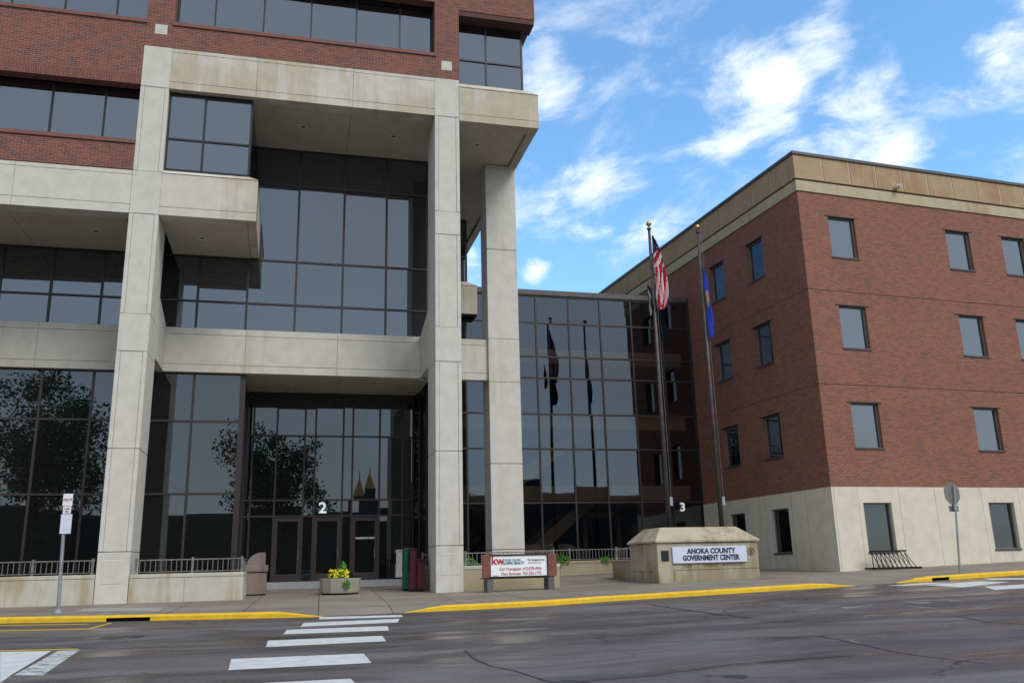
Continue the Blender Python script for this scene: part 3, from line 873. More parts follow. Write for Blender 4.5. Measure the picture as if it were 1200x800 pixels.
mb = MB(); mb.box(15.2, 15.45, 45, 45.2, -.4, 3); mb.box(17.1, 17.35, 45, 45.2, -.4, 3); mb.box(15.2, 17.35, 45, 45.2, 2.4, 2.7); build('inner_doorway', mb, 'interior_olive', gc)
text('entrance_number', '3', .56, (18.72, YC - .07, 2.58), 'number_added_glow', gc, bold=.015, sx=1.1)

# ================================================================== right brick building
rb = thing('brick_office_building', 'four storey red brick office block on a pale stone base with a tan parapet', 'building', (20.5, 30.3, 0), rotz=RB, local=True)
UL, VL = 34., 34.
WW, WH = 1.36, 1.84
fu = [1.42, 7.72, 10.96, 17.26, 20.5, 26.8]; fv = [2.84, 6.12]
heads = [2.08, 6.08, 10.20, 14.18]
holes_f = [(u, u + WW, h - WH - (.06 if h < 3 else 0), h) for u in fu for h in heads]
holes_l = [(v, v + 1.27, h - WH, h) for v in fv for h in heads]


def wall_cells(mb, u0, u1, z0, z1, holes, put, depth):
    us = sorted({u0, u1} | {x for h in holes for x in h[:2] if u0 < x < u1}); zs = sorted({z0, z1} | {x for h in holes for x in h[2:] if z0 < x < z1})
    for a, b in zip(us, us[1:]):
        for c, d in zip(zs, zs[1:]):
            m_ = ((a + b) / 2, (c + d) / 2)
            if any(h[0] < m_[0] < h[1] and h[2] < m_[1] < h[3] for h in holes): continue
            put(mb, [(a, 0, c), (b, 0, c), (b, 0, d), (a, 0, d)])
    for h in holes:
        if h[2] < z0 - .01 or h[3] > z1 + .01: continue
        a, b, c, d = h
        put(mb, [(a, 0, c), (a, 0, d), (a, depth, d), (a, depth, c)]); put(mb, [(b, 0, d), (b, 0, c), (b, depth, c), (b, depth, d)])
        put(mb, [(a, 0, d), (b, 0, d), (b, depth, d), (a, depth, d)]); put(mb, [(b, 0, c), (a, 0, c), (a, depth, c), (b, depth, c)])


def put_f(mb, pts): mb.poly(pts)


def put_l(mb, pts): mb.poly([(p[1], p[0], p[2]) for p in pts][::-1])


def put_fb(mb, pts): mb.poly([(p[0], p[1] - .02, p[2]) for p in pts])


def put_lb(mb, pts): mb.poly([(p[1] - .02, p[0], p[2]) for p in pts][::-1])


D = .26
BZ = 2.70
for (za, zb_) in ((BZ, 6.80), (6.83, 10.80), (10.83, 15.19)):
    mb = MB()
    wall_cells(mb, 0, UL, za, zb_, [h for h in holes_f if za < h[3] < zb_], put_f, D)
    wall_cells(mb, 0, VL, za, zb_, [h for h in holes_l if za < h[3] < zb_], put_l, D)
    mb.box(UL - .3, UL, .01, VL, za, zb_); mb.box(.3, UL, VL - .3, VL, za, zb_)
    build('brick_wall', mb, 'brick_side', rb)
mb = MB(); mb.box(.03, UL, .03, 1, 6.80, 6.83)
mb = MB()
for z in (6.80, 10.80): mb.poly([(0.02, .02, z), (UL, .02, z), (UL, .02, z + .03), (.02, .02, z + .03)]); mb.poly([(.02, VL, z), (.02, .02, z), (.02, .02, z + .03), (.02, VL, z + .03)])
build('expansion_joint', mb, 'soldier_dark', rb)
mb = MB()
wall_cells(mb, -.02, UL, -1.4, BZ - .004, [h for h in holes_f if h[3] < BZ], put_fb, D)
wall_cells(mb, -.0, VL, -1.4, BZ - .004, [h for h in holes_l if h[3] < BZ], put_lb, D)
mb.poly([(-.02, -.02, BZ - .004), (UL, -.02, BZ - .004), (UL, .0, BZ - .004), (-.02, 0, BZ - .004)])
mb.poly([(-.02, 0, BZ - .004), (0, 0, BZ - .004), (0, VL, BZ - .004), (-.02, VL, BZ - .004)])
mb.cur = 1
for u in (.08, 1.2, 3.2, 5.0, 7.4, 9.4, 10.7, 12.6, 14.6, 17.0, 19): mb.box(u, u + .012, -.0235, -.01, -1.0, BZ - .01)
for v_ in (1.6, 2.6, 4.5, 5.9, 7.7, 9.2): mb.box(-.0235, -.01, v_, v_ + .012, -1.0, BZ - .01)
build('stone_base', mb, ['base_stone', 'parapet_stone'], rb)
# cornice and parapet
mb = MB(); mb.box(-.05, UL + .05, -.05, .4, 15.20, 15.68); mb.box(-.05, .4, .4, VL, 15.20, 15.68); mb.box(UL - .4, UL + .05, .4, VL, 15.2, 15.68); mb.box(.4, UL - .4, VL - .4, VL, 15.2, 15.68)
build('cornice', mb, 'cornice_stone', rb, bevel=.01)
mb = MB(); mb.box(-.01, UL, -.01, .4, 15.69, 15.76); mb.box(-.01, .4, .4, VL, 15.69, 15.76); build('cornice_groove', mb, 'soldier_dark', rb)
mb = MB(); k = 0; u = 0.0
while u < UL:
    a = u + (.012 if u else -.06); b = min(u + 1.42, UL) - .012; mb.box(a, b, -.06, .34, 15.77, 16.86); u += 1.42
v_ = .36
while v_ < VL:
    mb.box(-.06, .34, v_, min(v_ + 1.42, VL) - .024, 15.77, 16.86); v_ += 1.42
mb.box(-.03, UL, -.03, .33, 15.765, 16.85); mb.box(-.03, .33, .35, VL, 15.765, 16.85)
mb.cur = 1
u = 1.42
while u < UL - .2: mb.box(u - .09, u - .02, -.064, -.058, 15.78, 16.85); u += 1.42
v_ = 1.74
while v_ < VL: mb.box(-.064, -.058, v_ - .08, v_ - .02, 15.78, 16.85); v_ += 1.42
build('parapet', mb, ['parapet_stone', 'cornice_stone'], rb)
mb = MB(); mb.box(-.12, UL + .1, -.12, .45, 16.87, 17.0); mb.box(-.12, .45, .45, VL, 16.87, 17.0); build('roof_coping', mb, 'roof_metal', rb, bevel=.01)
mb = MB(); mb.box(.3, UL, .3, VL, 15.8, 16.0); build('roof', mb, 'roof_gravel', rb)
mb = MB(); mb.box(.45, UL - .3, .45, VL - .3, -1.2, 15.75); build('inner_core', mb, 'dark_void', rb)
# windows
WF = {}


def window_front(u, h, low):
    key = ('f', low)
    wh = WH + (.06 if low else 0)
    if key not in WF:
        fb = MB(); y0, y1 = .12, .20; t = .06; z0, z1 = -wh, 0
        fb.box(0, t, y0, y1, z0, z1); fb.box(WW - t, WW, y0, y1, z0, z1); fb.box(t, WW - t, y0 + .003, y1, z1 - t, z1); fb.box(t, WW - t, y0 + .003, y1, z0, z0 + t)
        o = build('window', fb, 'grey_frame', rb)
        mb = MB(); mb.poly([(t, .165, z0 + t), (WW - t, .163, z0 + t), (WW - t, .166, z1 - t), (t, .168, z1 - t)]); build('pane', mb, 'pale_glass' if not low else 'low_glass', o)
        mb = MB(); mb.box(-.03, WW + .03, -.045 if not low else -.06, .13, z0 - .045, z0 + .02); build('sill', mb, 'roof_metal', o)
        if not low:
            mb = MB(); mb.box(-.17, WW + .17, -.012, .12, z1 - .001, z1 + .045); build('lintel', mb, 'dark_frame', o)
        WF[key] = o
    else: o = copy_tree(WF[key], rb)
    o.location = (u, 0, h); return o


def window_left(v_, h, low):
    key = ('l', low); wl = 1.27
    if key not in WF:
        fb = MB(); x0, x1 = .12, .20; t = .06; z0, z1 = -WH, 0
        fb.box(x0, x1, 0, t, z0, z1); fb.box(x0, x1, wl - t, wl, z0, z1); fb.box(x0 + .003, x1, t, wl - t, z1 - t, z1); fb.box(x0 + .003, x1, t, wl - t, z0, z0 + t)
        o = build('window', fb, 'grey_frame', rb)
        mb = MB(); mb.poly([(.165, wl - t, z0 + t), (.163, t, z0 + t), (.166, t, z1 - t), (.168, wl - t, z1 - t)]); build('pane', mb, 'pale_glass' if not low else 'low_glass', o)
        mb = MB(); mb.box(-.045 if not low else -.06, .13, -.03, wl + .03, z0 - .045, z0 + .02); build('sill', mb, 'roof_metal', o)
        if not low:
            mb = MB(); mb.box(-.012, .12, -.15, wl + .15, z1 - .001, z1 + .045); build('lintel', mb, 'dark_frame', o)
        WF[key] = o
    else: o = copy_tree(WF[key], rb)
    o.location = (0, v_, h); return o


for h in heads:
    for u in fu: window_front(u, h, h < 3)
    for v_ in fv: window_left(v_, h, h < 3)
# small flood lamp / camera on the cornice
mb = MB(); mb.box(5.1, 5.32, -.30, -.06, 15.86, 15.98); mb.tube((5.21, -.3, 15.92), (5.21, -.40, 15.88), .07, .09); build('flood_lamp', mb, 'lamp_trim', rb)

# ================================================================== planters, rails


def planter(name, label, x0, x1, y0, depth, ztop, zbot, mat, joints=(), group=None, west=False):
    t = thing(name, label, 'planter', ((x0 + x1) / 2, y0, zbot), group)
    mb = MB(); xs = [x0] + list(joints) + [x1]
    for a, b in zip(xs, xs[1:]): mb.box(a + .008, b - .008, y0, y0 + .28, zbot - .4, ztop - .13)
    mb.box(x0 + .01, x1 - .01, y0 + .02, y0 + .27, zbot - .4, ztop - .12)
    mb.box(x0, x0 + .28, y0 + .281, y0 + depth, zbot - .4, ztop - .13); mb.box(x1 - .28, x1, y0 + .281, y0 + depth, zbot - .4, ztop - .13)
    build('wall', mb, mat, t)
    mb = MB(); mb.box(x0 - .0, x1 + .0, y0 - .012, y0 + .32, ztop - .12, ztop); mb.box(x0, x0 + .3, y0 + .325, y0 + depth, ztop - .12, ztop); mb.box(x1 - .3, x1, y0 + .325, y0 + depth, ztop - .12, ztop)
    build('coping', mb, mat, t, bevel=.015)
    mb = MB(); mb.box(x0 + .28, x1 - .28, y0 + .28, y0 + depth, ztop - .4, ztop - .2); build('soil', mb, 'soil', t)
    return t


def railing(label, x0, x1, y, z0, h=.44, posts=(), side=None):
    t = thing('railing', label, 'railing', ((x0 + x1) / 2, y, z0), 'steel railings on the planter walls')
    mb = MB(); mb.box(x0, x1, y - .025, y + .025, z0 + h - .035, z0 + h); mb.box(x0, x1, y - .015, y + .015, z0 + .045, z0 + .07)
    if side: mb.box(side[0] - .025, side[0] + .025, y + .026, side[1], z0 + h - .035, z0 + h); mb.box(side[0] - .015, side[0] + .015, y + .026, side[1], z0 + .045, z0 + .07)
    build('rail', mb, 'steel_rail', t)
    mb = MB(); n = max(2, int(round((x1 - x0) / .152)))
    for i in range(1, n):
        x = x0 + (x1 - x0) * i / n; mb.box(x - .010, x + .010, y - .010, y + .010, z0 + .071, z0 + h - .036)
    if side:
        m_ = int((side[1] - y) / .152)
        for i in range(1, m_): mb.box(side[0] - .01, side[0] + .01, y + i * .152 - .01, y + i * .152 + .01, z0 + .071, z0 + h - .036)
    build('balusters', mb, 'steel_rail', t)
    for x in posts:
        mb = MB(); mb.box(x - .035, x + .035, y - .036, y + .036, z0, z0 + h + .05); build('post', mb, 'steel_rail', t)
    return t


zg = lambda x, y: gz(x, y)
planter('planter_wall', 'long pale concrete planter wall left of the leftmost pillar, behind the parking sign', -16, LX0 - .012, YF + .0, 3.6, .05, -.83, 'planter_concrete', (-12.6, -9.1), 'concrete planter walls along the main building')
planter('planter_wall', 'pale concrete planter wall with a brown stain between the leftmost pillar and the pink litter bin', LX1 + .012, -1.32, YF + .02, 3.6, .03, -.84, 'planter_concrete', (-3.1,), 'concrete planter walls along the main building')
planter('planter_wall', 'weathered concrete planter wall behind the advertising bench', 4.60, 9.25, 31.8, 2.0, .05, -.78, 'planter_concrete', (), 'concrete planter walls along the main building')
bench_wall = thing('planter_wall', 'tan stained concrete wall right of the middle pillar, directly behind the bench', 'planter', (7.5, YF + .1, -.8), 'concrete planter walls along the main building')
mb = MB(); mb.box(MX1 + .01, 9.22, YF + .02, YF + .3, -1.2, -.08); mb.box(8.92, 9.20, YF + .301, 31.78, -1.2, -.08); build('wall', mb, 'tan_wall', bench_wall)
mb = MB(); mb.box(MX1 + .005, 9.25, YF, YF + .33, -.075, .04); mb.box(8.9, 9.25, YF + .335, 31.78, -.075, .04); build('coping', mb, 'planter_concrete', bench_wall, bevel=.012)
mb = MB(); mb.box(MX1 + .01, 8.9, YF + .31, 31.78, -.4, -.12); build('soil', mb, 'soil', bench_wall)
planter('planter_wall', 'low tan concrete planter wall in front of the glass connector', 9.4, 15.9, 38.6, 1.3, .16, -.42, 'tan_wall', (11.9, 13.6), 'concrete planter walls along the main building')
railing('low grey steel railing on the planter wall left of the leftmost pillar', -15.9, -5.76, YF + .12, .05, posts=(-14.4, -10.95, -7.5, -5.82))
railing('low grey steel railing on the planter wall beside the pink litter bin', -4.62, -1.36, YF + .14, .03, posts=(-4.58, -2.9, -1.40), side=(-1.42, 33.4))
railing('low grey steel railing behind the advertising bench, between the middle and rear pillars', 5.86, 9.1, YF + .16, .04, posts=(5.92, 9.06))
railing('short railing end showing between the red newspaper boxes and the middle pillar', 4.66, 5.3, 31.95, .05, posts=(4.70,))
railing('low grey steel railing on the tan wall before the glass connector', 9.5, 15.2, 38.75, .16, h=.50, posts=(9.6, 12.4, 15.15))


def leafy(name, label, cat, x, y, z, r, h, n, mat='leaf_bright', group=None, seed=1, leaf=.06, flowers=0):
    rnd = random.Random(seed); t = thing(name, label, cat, (x, y, z), group)
    mb = MB()
    for i in range(n):
        a = rnd.uniform(0, 2 * math.pi); rr_ = r * math.sqrt(rnd.random()); zz_ = z + h * rnd.random() * (1 - .5 * (rr_ / r))
        c = Vector((x + rr_ * math.cos(a), y + rr_ * math.sin(a), zz_)); d1 = Vector((rnd.gauss(0, 1), rnd.gauss(0, 1), rnd.gauss(0, .7))).normalized() * leaf * rnd.uniform(.6, 1.4)
        d2 = d1.cross(Vector((rnd.gauss(0, 1), rnd.gauss(0, 1), rnd.gauss(0, 1)))).normalized() * leaf * .45
        mb.poly([c - d1, c - d2, c + d1, c + d2])
    lv = mb; mb = MB()
    for i in range(5): mb.tube((x, y, z - .02), (x + rnd.uniform(-r, r) * .6, y + rnd.uniform(-r, r) * .6, z + h * .7), .008, n=5)
    build('stems', mb, 'bark', t)
    if flowers:
        lv.cur = 1
        for i in range(flowers):
            cx_, cy_, cz = x + rnd.uniform(-1, 1) * r * .9, y - rnd.uniform(.2, 1) * r, z + rnd.uniform(.3, .85) * h
            for k in range(6):
                a0 = k * math.pi / 3; lv.poly([(cx_, cy_ - .02, cz), (cx_ + .035 * math.cos(a0), cy_ - .03, cz + .035 * math.sin(a0)), (cx_ + .035 * math.cos(a0 + .9), cy_ - .03, cz + .035 * math.sin(a0 + .9))])
    build('foliage', lv, [mat, 'petal_yellow'], t)
    return t


leafy('green_plant', 'green leafy plant behind the left end of the bench, next to the middle pillar', 'plant', 6.15, YF + .5, -.02, .26, .36, 260, seed=3, group='small plants in the planters')
leafy('green_plant', 'bushy green plant in the tan planter before the glass connector, right of the bench', 'plant', 12.0, 38.8, .05, .42, .50, 420, seed=4, group='small plants in the planters')
leafy('green_plant', 'small green plant in the tan planter close to the stone entrance sign', 'plant', 14.1, 38.8, .05, .36, .34, 300, seed=5, group='small plants in the planters')
leafy('tall_weed', 'thin pale tall stem rising above the railing before the glass connector', 'plant', 11.75, 39.3, .1, .10, 1.15, 60, seed=6, leaf=.07, mat='leaf_dark')

# ================================================================== street furniture
# litter bin
zb = zg(-1, 32.4)
t = thing('litter_bin', 'pinkish exposed aggregate litter bin with a curved hood beside the entrance planter wall', 'litter bin', (-1.03, 32.5, zb))
mb = MB(); mb.frustum((-1.40, -.66, 32.2, 32.9), (-1.39, -.67, 32.21, 32.89), zb + .03, .0); build('body', mb, 'aggregate_pink', t, bevel=.03)
mb = MB(); mb.box(-1.36, -.70, 32.24, 32.86, zb - .1, zb + .028); build('base', mb, 'dark_void', t)
mb = MB(); mb.box(-1.44, -.63, 32.16, 32.94, .012, .24); build('lid_rim', mb, 'aggregate_pink', t, bevel=.03)
mb = MB(); pr = [(-1.36, .245)]
for k in range(9):
    a = math.pi - k * (math.pi / 2) / 8; pr.append((-.84 + .50 * math.cos(a), .245 + .42 * math.sin(a)))
pr += [(-.74, .665), (-.72, .245)]
a_ = [(x, 32.24, z) for x, z in pr]; b_ = [(x, 32.86, z) for x, z in pr]; n_ = len(pr)
for i in range(n_):
    j = (i + 1) % n_; mb.poly([a_[i], b_[i], b_[j], a_[j]])
mb.poly(a_); mb.poly(b_[::-1]); build('hood', mb, 'aggregate_pink', t)

# flower pot
zb = zg(1.8, 31.4)
t = thing('concrete_flower_pot', 'round grey concrete pot before the entrance doors', 'flower pot', (1.8, 31.5, zb))
mb = MB(); mb.lathe(1.8, 31.5, [(0, zb + .05), (.66, zb + .05), (.67, zb + .10), (.70, zb + .48), (.70, zb + .53), (.62, zb + .53), (.61, zb + .42), (0, zb + .42)], 12); build('bowl', mb, 'pot_concrete', t)
mb = MB(); mb.lathe(1.8, 31.5, [(0, zb - .03), (.62, zb - .03), (.62, zb + .049)], 12); build('foot', mb, 'dark_void', t)
leafy('flowering_plant', 'yellow flowering plant with bright green trailing leaves in the round concrete pot', 'plant', 1.72, 31.25, zb + .42, .36, .46, 600, seed=9, flowers=60, leaf=.055)
leafy('upright_plant', 'bright green upright leafy plant at the centre of the round concrete pot', 'plant', 1.86, 31.4, zb + .45, .17, .70, 320, seed=10, leaf=.07)
leafy('trailing_plant', 'green plant trailing down the front of the round concrete pot', 'plant', 1.95, 30.86, zb + .22, .13, .36, 170, seed=12, leaf=.05)
leafy('dark_foliage_plant', 'dark purplish foliage plant in the right side of the round concrete pot', 'plant', 2.2, 31.4, zb + .44, .26, .26, 260, seed=11, mat='soil', leaf=.06)

# newspaper boxes
def news_box(label, x0, x1, y0, y1, zt, mat, cat='newspaper box'):
    zb = min(zg(x0, y0), zt - .8)
    if mat == 'box_white': zb = -.40
    t = thing('newspaper_box', label, cat, ((x0 + x1) / 2, (y0 + y1) / 2, zb), 'newspaper boxes by the entrance')
    mb = MB(); mb.frustum((x0, x1, y0, y1), (x0 + .01, x1 - .01, y0 + .02, y1 - .01), zb + .06, zt - .07); build('cabinet', mb, mat, t, bevel=.015)
    mb = MB(); mb.frustum((x0 - .012, x1 + .012, y0 - .02, y1 + .01), (x0 + .03, x1 - .03, y0 + .08, y1 - .03), zt - .068, zt); build('hood', mb, mat, t, bevel=.01)
    mb = MB(); mb.box(x0 + .02, x1 - .02, y0 + .03, y1 - .03, zb - .05, zb + .058); build('base', mb, 'black_metal', t)
    mb = MB(); mb.box(x0 - .004, x0 + .05, y0 + .08, y1 - .08, zb + .62, zt - .15); build('window', mb, 'dark_void', t)
    return t


news_box('plain off-white newspaper box farthest back near the entrance doors', 4.32, 4.70, 36.7, 37.2, .76, 'box_white')
news_box('green newspaper box between the white one and the dark red ones', 4.03, 4.24, 31.95, 32.4, .72, 'box_green')
news_box('tall dark red newspaper box beside the green one', 4.18, 4.44, 31.4, 31.85, .70, 'box_red')
news_box('short dark red newspaper box with a black base next to the middle pillar', 4.42, 4.67, 31.15, 31.6, .32, 'box_red')

# bench
zb = zg(7.4, 28.9)
t = thing('advertising_bench', 'bench with brown ends and a white advertising backrest, before the tan wall', 'bench', (7.5, 28.9, zb))
mb = MB(); mb.box(6.22, 8.72, 28.84, 28.90, -.34, .38); build('backrest', mb, 'bench_wood', t, bevel=.02)
for xa, xb in ((6.20, 6.46), (8.44, 8.74)):
    mb = MB(); mb.box(xa, xb, 28.76, 28.838, -.34, .38); build('end_board', mb, 'bench_wood', t, bevel=.02)
mb = MB(); mb.box(6.46, 8.44, 28.77, 28.835, .335, .37); mb.box(6.46, 8.44, 28.77, 28.835, -.36, -.325); mb.box(6.46, 6.485, 28.765, 28.833, -.325, .335); mb.box(8.415, 8.44, 28.765, 28.833, -.325, .335); build('advert_frame', mb, 'black_metal', t)
mb = MB(); mb.box(6.487, 8.413, 28.80, 28.836, -.323, .333); ad = build('advert_board', mb, 'ad_white', t)
text('advert_logo', 'kw', .36, (6.73, 28.785, .175), 'ink_red', ad, bold=.006, sx=1.0)
text('advert_text', 'KELLER WILLIAMS', .085, (7.24, 28.785, .20), 'ink_teal', ad, sx=.8)
text('advert_text', 'CLASSIC REALTY', .125, (7.26, 28.785, .10), 'ink_teal', ad, bold=.002, sx=.8)
text('advert_text', 'The Youngquist Group', .085, (8.04, 28.785, .19), 'ink_dark', ad, sx=.74)
text('advert_text', 'Cari Youngquist  612-578-4556', .135, (7.50, 28.785, -.085), 'ink_pale_red', ad, sx=.84)
text('advert_text', 'Mary Bowman  763-232-1775', .135, (7.53, 28.785, -.24), 'ink_pale_red', ad, sx=.84)
mb = MB(); mb.box(7.76, 8.22, 28.784, 28.7995, .088, .096); mb.box(6.56, 6.74, 28.784, 28.7995, -.298, -.288); build('advert_rule', mb, 'ink_dark', ad)
mb = MB()
for y in (28.92, 29.07, 29.22): mb.box(6.25, 8.70, y, y + .12, -.40, -.355)
build('seat', mb, 'bench_wood', t)
for x in (6.36, 8.44):
    mb = MB(); mb.box(x, x + .22, 28.80, 29.34, zb - .1, -.41); build('leg', mb, 'bench_leg', t, bevel=.02)

# monument sign
zb = zg(14.4, 29) - .03
MX = 12.48; MW = 3.88
t = thing('monument_sign', 'low tan stone monument with a white name board and sloping cap', 'monument sign', (14.4, 30.3, zb))
mb = MB(); y0, y1 = 29.0, 31.6
mb.box(MX + .04, MX + MW - .04, y0 + .04, y1, zb - .4, .66)
mb.box(MX, MX + .58, y0, y0 + .3, zb - .4, .66); mb.box(MX + .60, MX + MW, y0 + .015, y0 + .3, zb - .4, -.28); mb.box(MX + 3.45, MX + MW, y0, y0 + .3, -.27, .66)
for ya in (29.31, 30.05, 30.9, 31.42): mb.box(MX, MX + .06, ya, ya + .16, zb - .4, .66)
mb.box(MX + .01, MX + .05, 29.47, 31.42, -.3, -.1); mb.box(MX + .01, MX + .05, 29.47, 31.42, zb - .3, zb + .12)
build('body', mb, 'monument_stone', t, bevel=.012)
mb = MB(); mb.frustum((MX - .07, MX + MW + .06, y0 - .07, y1 + .05), (MX + .40, MX + MW - .50, y0 + .55, y1 - .5), .665 + .06, 1.20); mb.box(MX - .07, MX + MW + .06, y0 - .07, y1 + .05, .665, .724); build('cap', mb, 'monument_stone', t)
mb = MB(); mb.box(13.03, 15.87, 28.93, 28.985, -.045, .51); sg = build('name_board', mb, 'sign_bluewhite', t)
text('board_lettering', 'ANOKA COUNTY', .245, (14.50, 28.925, .345), 'ink_dark', sg, bold=.010, sx=.93)
text('board_lettering', 'GOVERNMENT CENTER', .245, (14.48, 28.925, .115), 'ink_dark', sg, bold=.010, sx=.83)
text('engraved_address', '2100', .17, (13.56, 28.998 - .0, -.165), 'engraved', t, sx=1.1); text('engraved_address', 'THIRD', .17, (14.46, 28.998, -.15), 'engraved', t, sx=1.2); text('engraved_address', 'AVENUE', .17, (15.30, 28.998, -.135), 'engraved', t, sx=1.2)
mb = MB(); mb.box(MX + .58, MX + 3.45, 29.0, 29.035, -.27, .62); build('address_panel', mb, 'monument_stone', t)
mb = MB(); mb.box(12.62, 12.90, 28.985, 28.999, .03, .39); build('plaque', mb, 'plaque_dark', t)
mb = MB()
for k in range(14):
    a, b = 2 * math.pi * k / 14, 2 * math.pi * (k + 1) / 14; mb.tube((16.08 + .12 * math.cos(a), 28.995, .30 + .13 * math.sin(a)), (16.08 + .12 * math.cos(b), 28.995, .30 + .13 * math.sin(b)), .014, n=5)
mb.box(16.03, 16.13, 28.985, 28.998, .22, .38); build('carved_emblem', mb, 'engraved', t)
# low block left of the monument
zb2 = zg(12.2, 31.2)
t = thing('planter_wall', 'low tan stone wall running back from the left rear corner of the monument sign', 'planter', (13.5, 33.8, zg(13, 33)), 'concrete planter walls along the main building')
mb = MB(); mb.box(12.58, 12.9, 31.72, 33.8, -1.0, .06); mb.box(12.9, 15.9, 33.5, 33.79, -1.0, .06)
for ya in (32.1, 33.3): mb.box(12.55, 12.585, ya, ya + .14, -1.0, .055)
build('wall', mb, 'monument_stone', t, bevel=.01)
mb = MB(); mb.box(12.54, 12.95, 31.72, 33.84, .062, .13); mb.box(12.95, 15.9, 33.46, 33.84, .062, .13); build('coping', mb, 'monument_stone', t, bevel=.01)
mb = MB(); mb.box(12.95, 15.9, 31.75, 33.46, -.9, -.05); build('soil', mb, 'soil', t)
railing('short dense railing on the low tan wall behind the monument sign', 12.7, 15.8, 33.65, .13, h=.46, posts=(12.72, 14.2, 15.78))

# flag poles


def flag_pole(label, x, y, ztop, boxz):
    zb = zg(x, y); t = thing('flag_pole', label, 'flag pole', (x, y, zb), 'flag poles behind the monument sign')
    mb = MB(); mb.tube((x, y, zb - .1), (x, y, ztop - .35), .108, .058, 14); build('pole', mb, 'pole_bronze', t, smooth=True)
    mb = MB(); mb.lathe(x, y, [(0, ztop - .36), (.09, ztop - .36), (.09, ztop - .28), (.025, ztop - .27), (.025, ztop - .19), (0, ztop - .19)], 12); build('truck', mb, 'pole_bronze', t)
    mb = MB(); mb.lathe(x, y, [(.115 * math.sin(a), ztop - .085 - .115 * math.cos(a)) for a in [math.pi * k / 10 for k in range(11)]], 16); build('ball', mb, 'gold_ball', t, smooth=True)
    mb = MB(); mb.box(x + .08, x + .20, y - .07, y + .07, boxz - .17, boxz + .17); build('cleat_box', mb, 'galvanised', t)
    mb = MB(); mb.tube((x + .15, y - .06, boxz), (x + .11, y - .06, ztop - .3), .006, n=5); build('halyard', mb, 'galvanised', t)
    return t


flag_pole('bronze flag pole with the striped national flag and a dark flag below', 14.56, 32.5, 14.2, 2.33)
flag_pole('bronze flag pole with the blue state flag, right of the other pole', 16.84, 32.5, 14.22, 2.33)


def drape(name, label, cx_, y, ztop, zbot, width, colour, mats, folds=3, seed=1, w0=.15, lean=0., nx=26, nz=90):
    """limp flag: a folded sheet with real thickness of folds; colour(u,v) gives the material of each face"""
    rnd = random.Random(seed); ph = rnd.uniform(0, 6); mb = MB(); grid = []
    for j in range(nz + 1):
        v = j / nz; z = ztop + (zbot - ztop) * v; wdt = width * (w0 + (1 - w0) * min(1, v * 1.9) ** .8) * (1 - .18 * max(0, v - .8) / .2); row = []
        for i in range(nx + 1):
            u = i / nx; k = (u * folds * 2) % 2; tri = k if k < 1 else 2 - k
            x = cx_ + lean * v + u * wdt + .05 * math.sin(5 * v + ph) * u * wdt + .02 * math.sin(13 * v + 5 * u)
            row.append((x, y + (tri - .5) * .26 * (.4 + v * .6) + .03 * math.sin(9 * v + u * 3), z + .10 * u * (1 if v > .9 else 0) * (v - .9) * 10 - .05 * math.sin(u * 3) * v))
        grid.append(row)
    for j in range(nz):
        for i in range(nx):
            mb.cur = colour((i + .5) / nx, (j + .5) / nz); mb.poly([grid[j + 1][i], grid[j + 1][i + 1], grid[j][i + 1], grid[j][i]])
    o = build(name, mb, mats, smooth=True, base=(cx_, y, ztop)); tag(o, label, 'flag'); return o


def us_col(u, v):
    if v < .17 + .10 * (1 - u): return 1 if random.random() > .12 else 2
    s_ = (v * 13 * .9 + u * (1.6 + v * 3.2)) % 2 if v < .42 else (v * 3.4 + u * 5.2) % 2
    return 0 if s_ < 1 else 2


drape('national_flag', 'limp red and white striped flag with a navy canton, hanging on the left pole', 14.62, 32.42, 13.55, 10.25, .54, us_col, ['flag_red', 'flag_navy', 'flag_white'], 3, 2, .10)
drape('dark_flag', 'narrow black flag with a white streak, hanging below the striped flag', 14.60, 32.55, 10.8, 8.95, .36, lambda u, v: 1 if (.5 < u < .6 and v < .3) else 0, ['flag_black', 'flag_white'], 2, 5, .5, .04)
drape('dark_flag', 'black cloth fold with a white edge, left side of the left flag pole', 14.24, 32.42, 11.3, 9.95, .20, lambda u, v: 1 if .55 < u < .75 else 0, ['flag_black', 'flag_white'], 1, 6, .4, .0)
drape('state_flag', 'limp blue flag with a pale seal, hanging on the right pole', 16.88, 32.4, 12.3, 9.1, .22,
      lambda u, v: 1 if abs(v - .46) < .12 * (1 - abs(u - .35) * 1.3) and u < .85 else 0, ['flag_blue', 'flag_seal'], 2, 3, .12, .03)

# parking sign (left)
Ys = 26.6; b0 = G(68, 717); x_ = b0[0]; zb = zg(x_, Ys)
t = thing('parking_sign', 'blue grey post with three stacked white parking plates at the left kerb', 'sign', (x_, Ys, zb))
pt = P(78, 579, Ys); b0 = P(68, 716.5, Ys)
mb = MB(); mb.tube((b0[0], Ys, zb - .05), (pt[0] - .01, Ys, pt[2]), .05, .045, 8); build('post', mb, 'galvanised', t)
mb = MB(); mb.lathe(b0[0], Ys, [(0.10, zb), (.085, zb + .07), (.05, zb + .10)], 10); build('foot', mb, 'galvanised', t)


def plate(px0, py0, px1, py1, mat, name='plate', lines=()):
    a = P(px0, py0, Ys - .07); b = P(px1, py1, Ys - .07)
    mb = MB(); mb.box(a[0], b[0], Ys - .075, Ys - .062, b[2], a[2]); o = build(name, mb, mat, t, bevel=.006)
    for s, fr, sz, m in lines: text('sign_lettering', s, sz, ((a[0] + b[0]) / 2, Ys - .08, b[2] + (a[2] - b[2]) * fr), m, o, sx=.9, bold=.002)
    return o


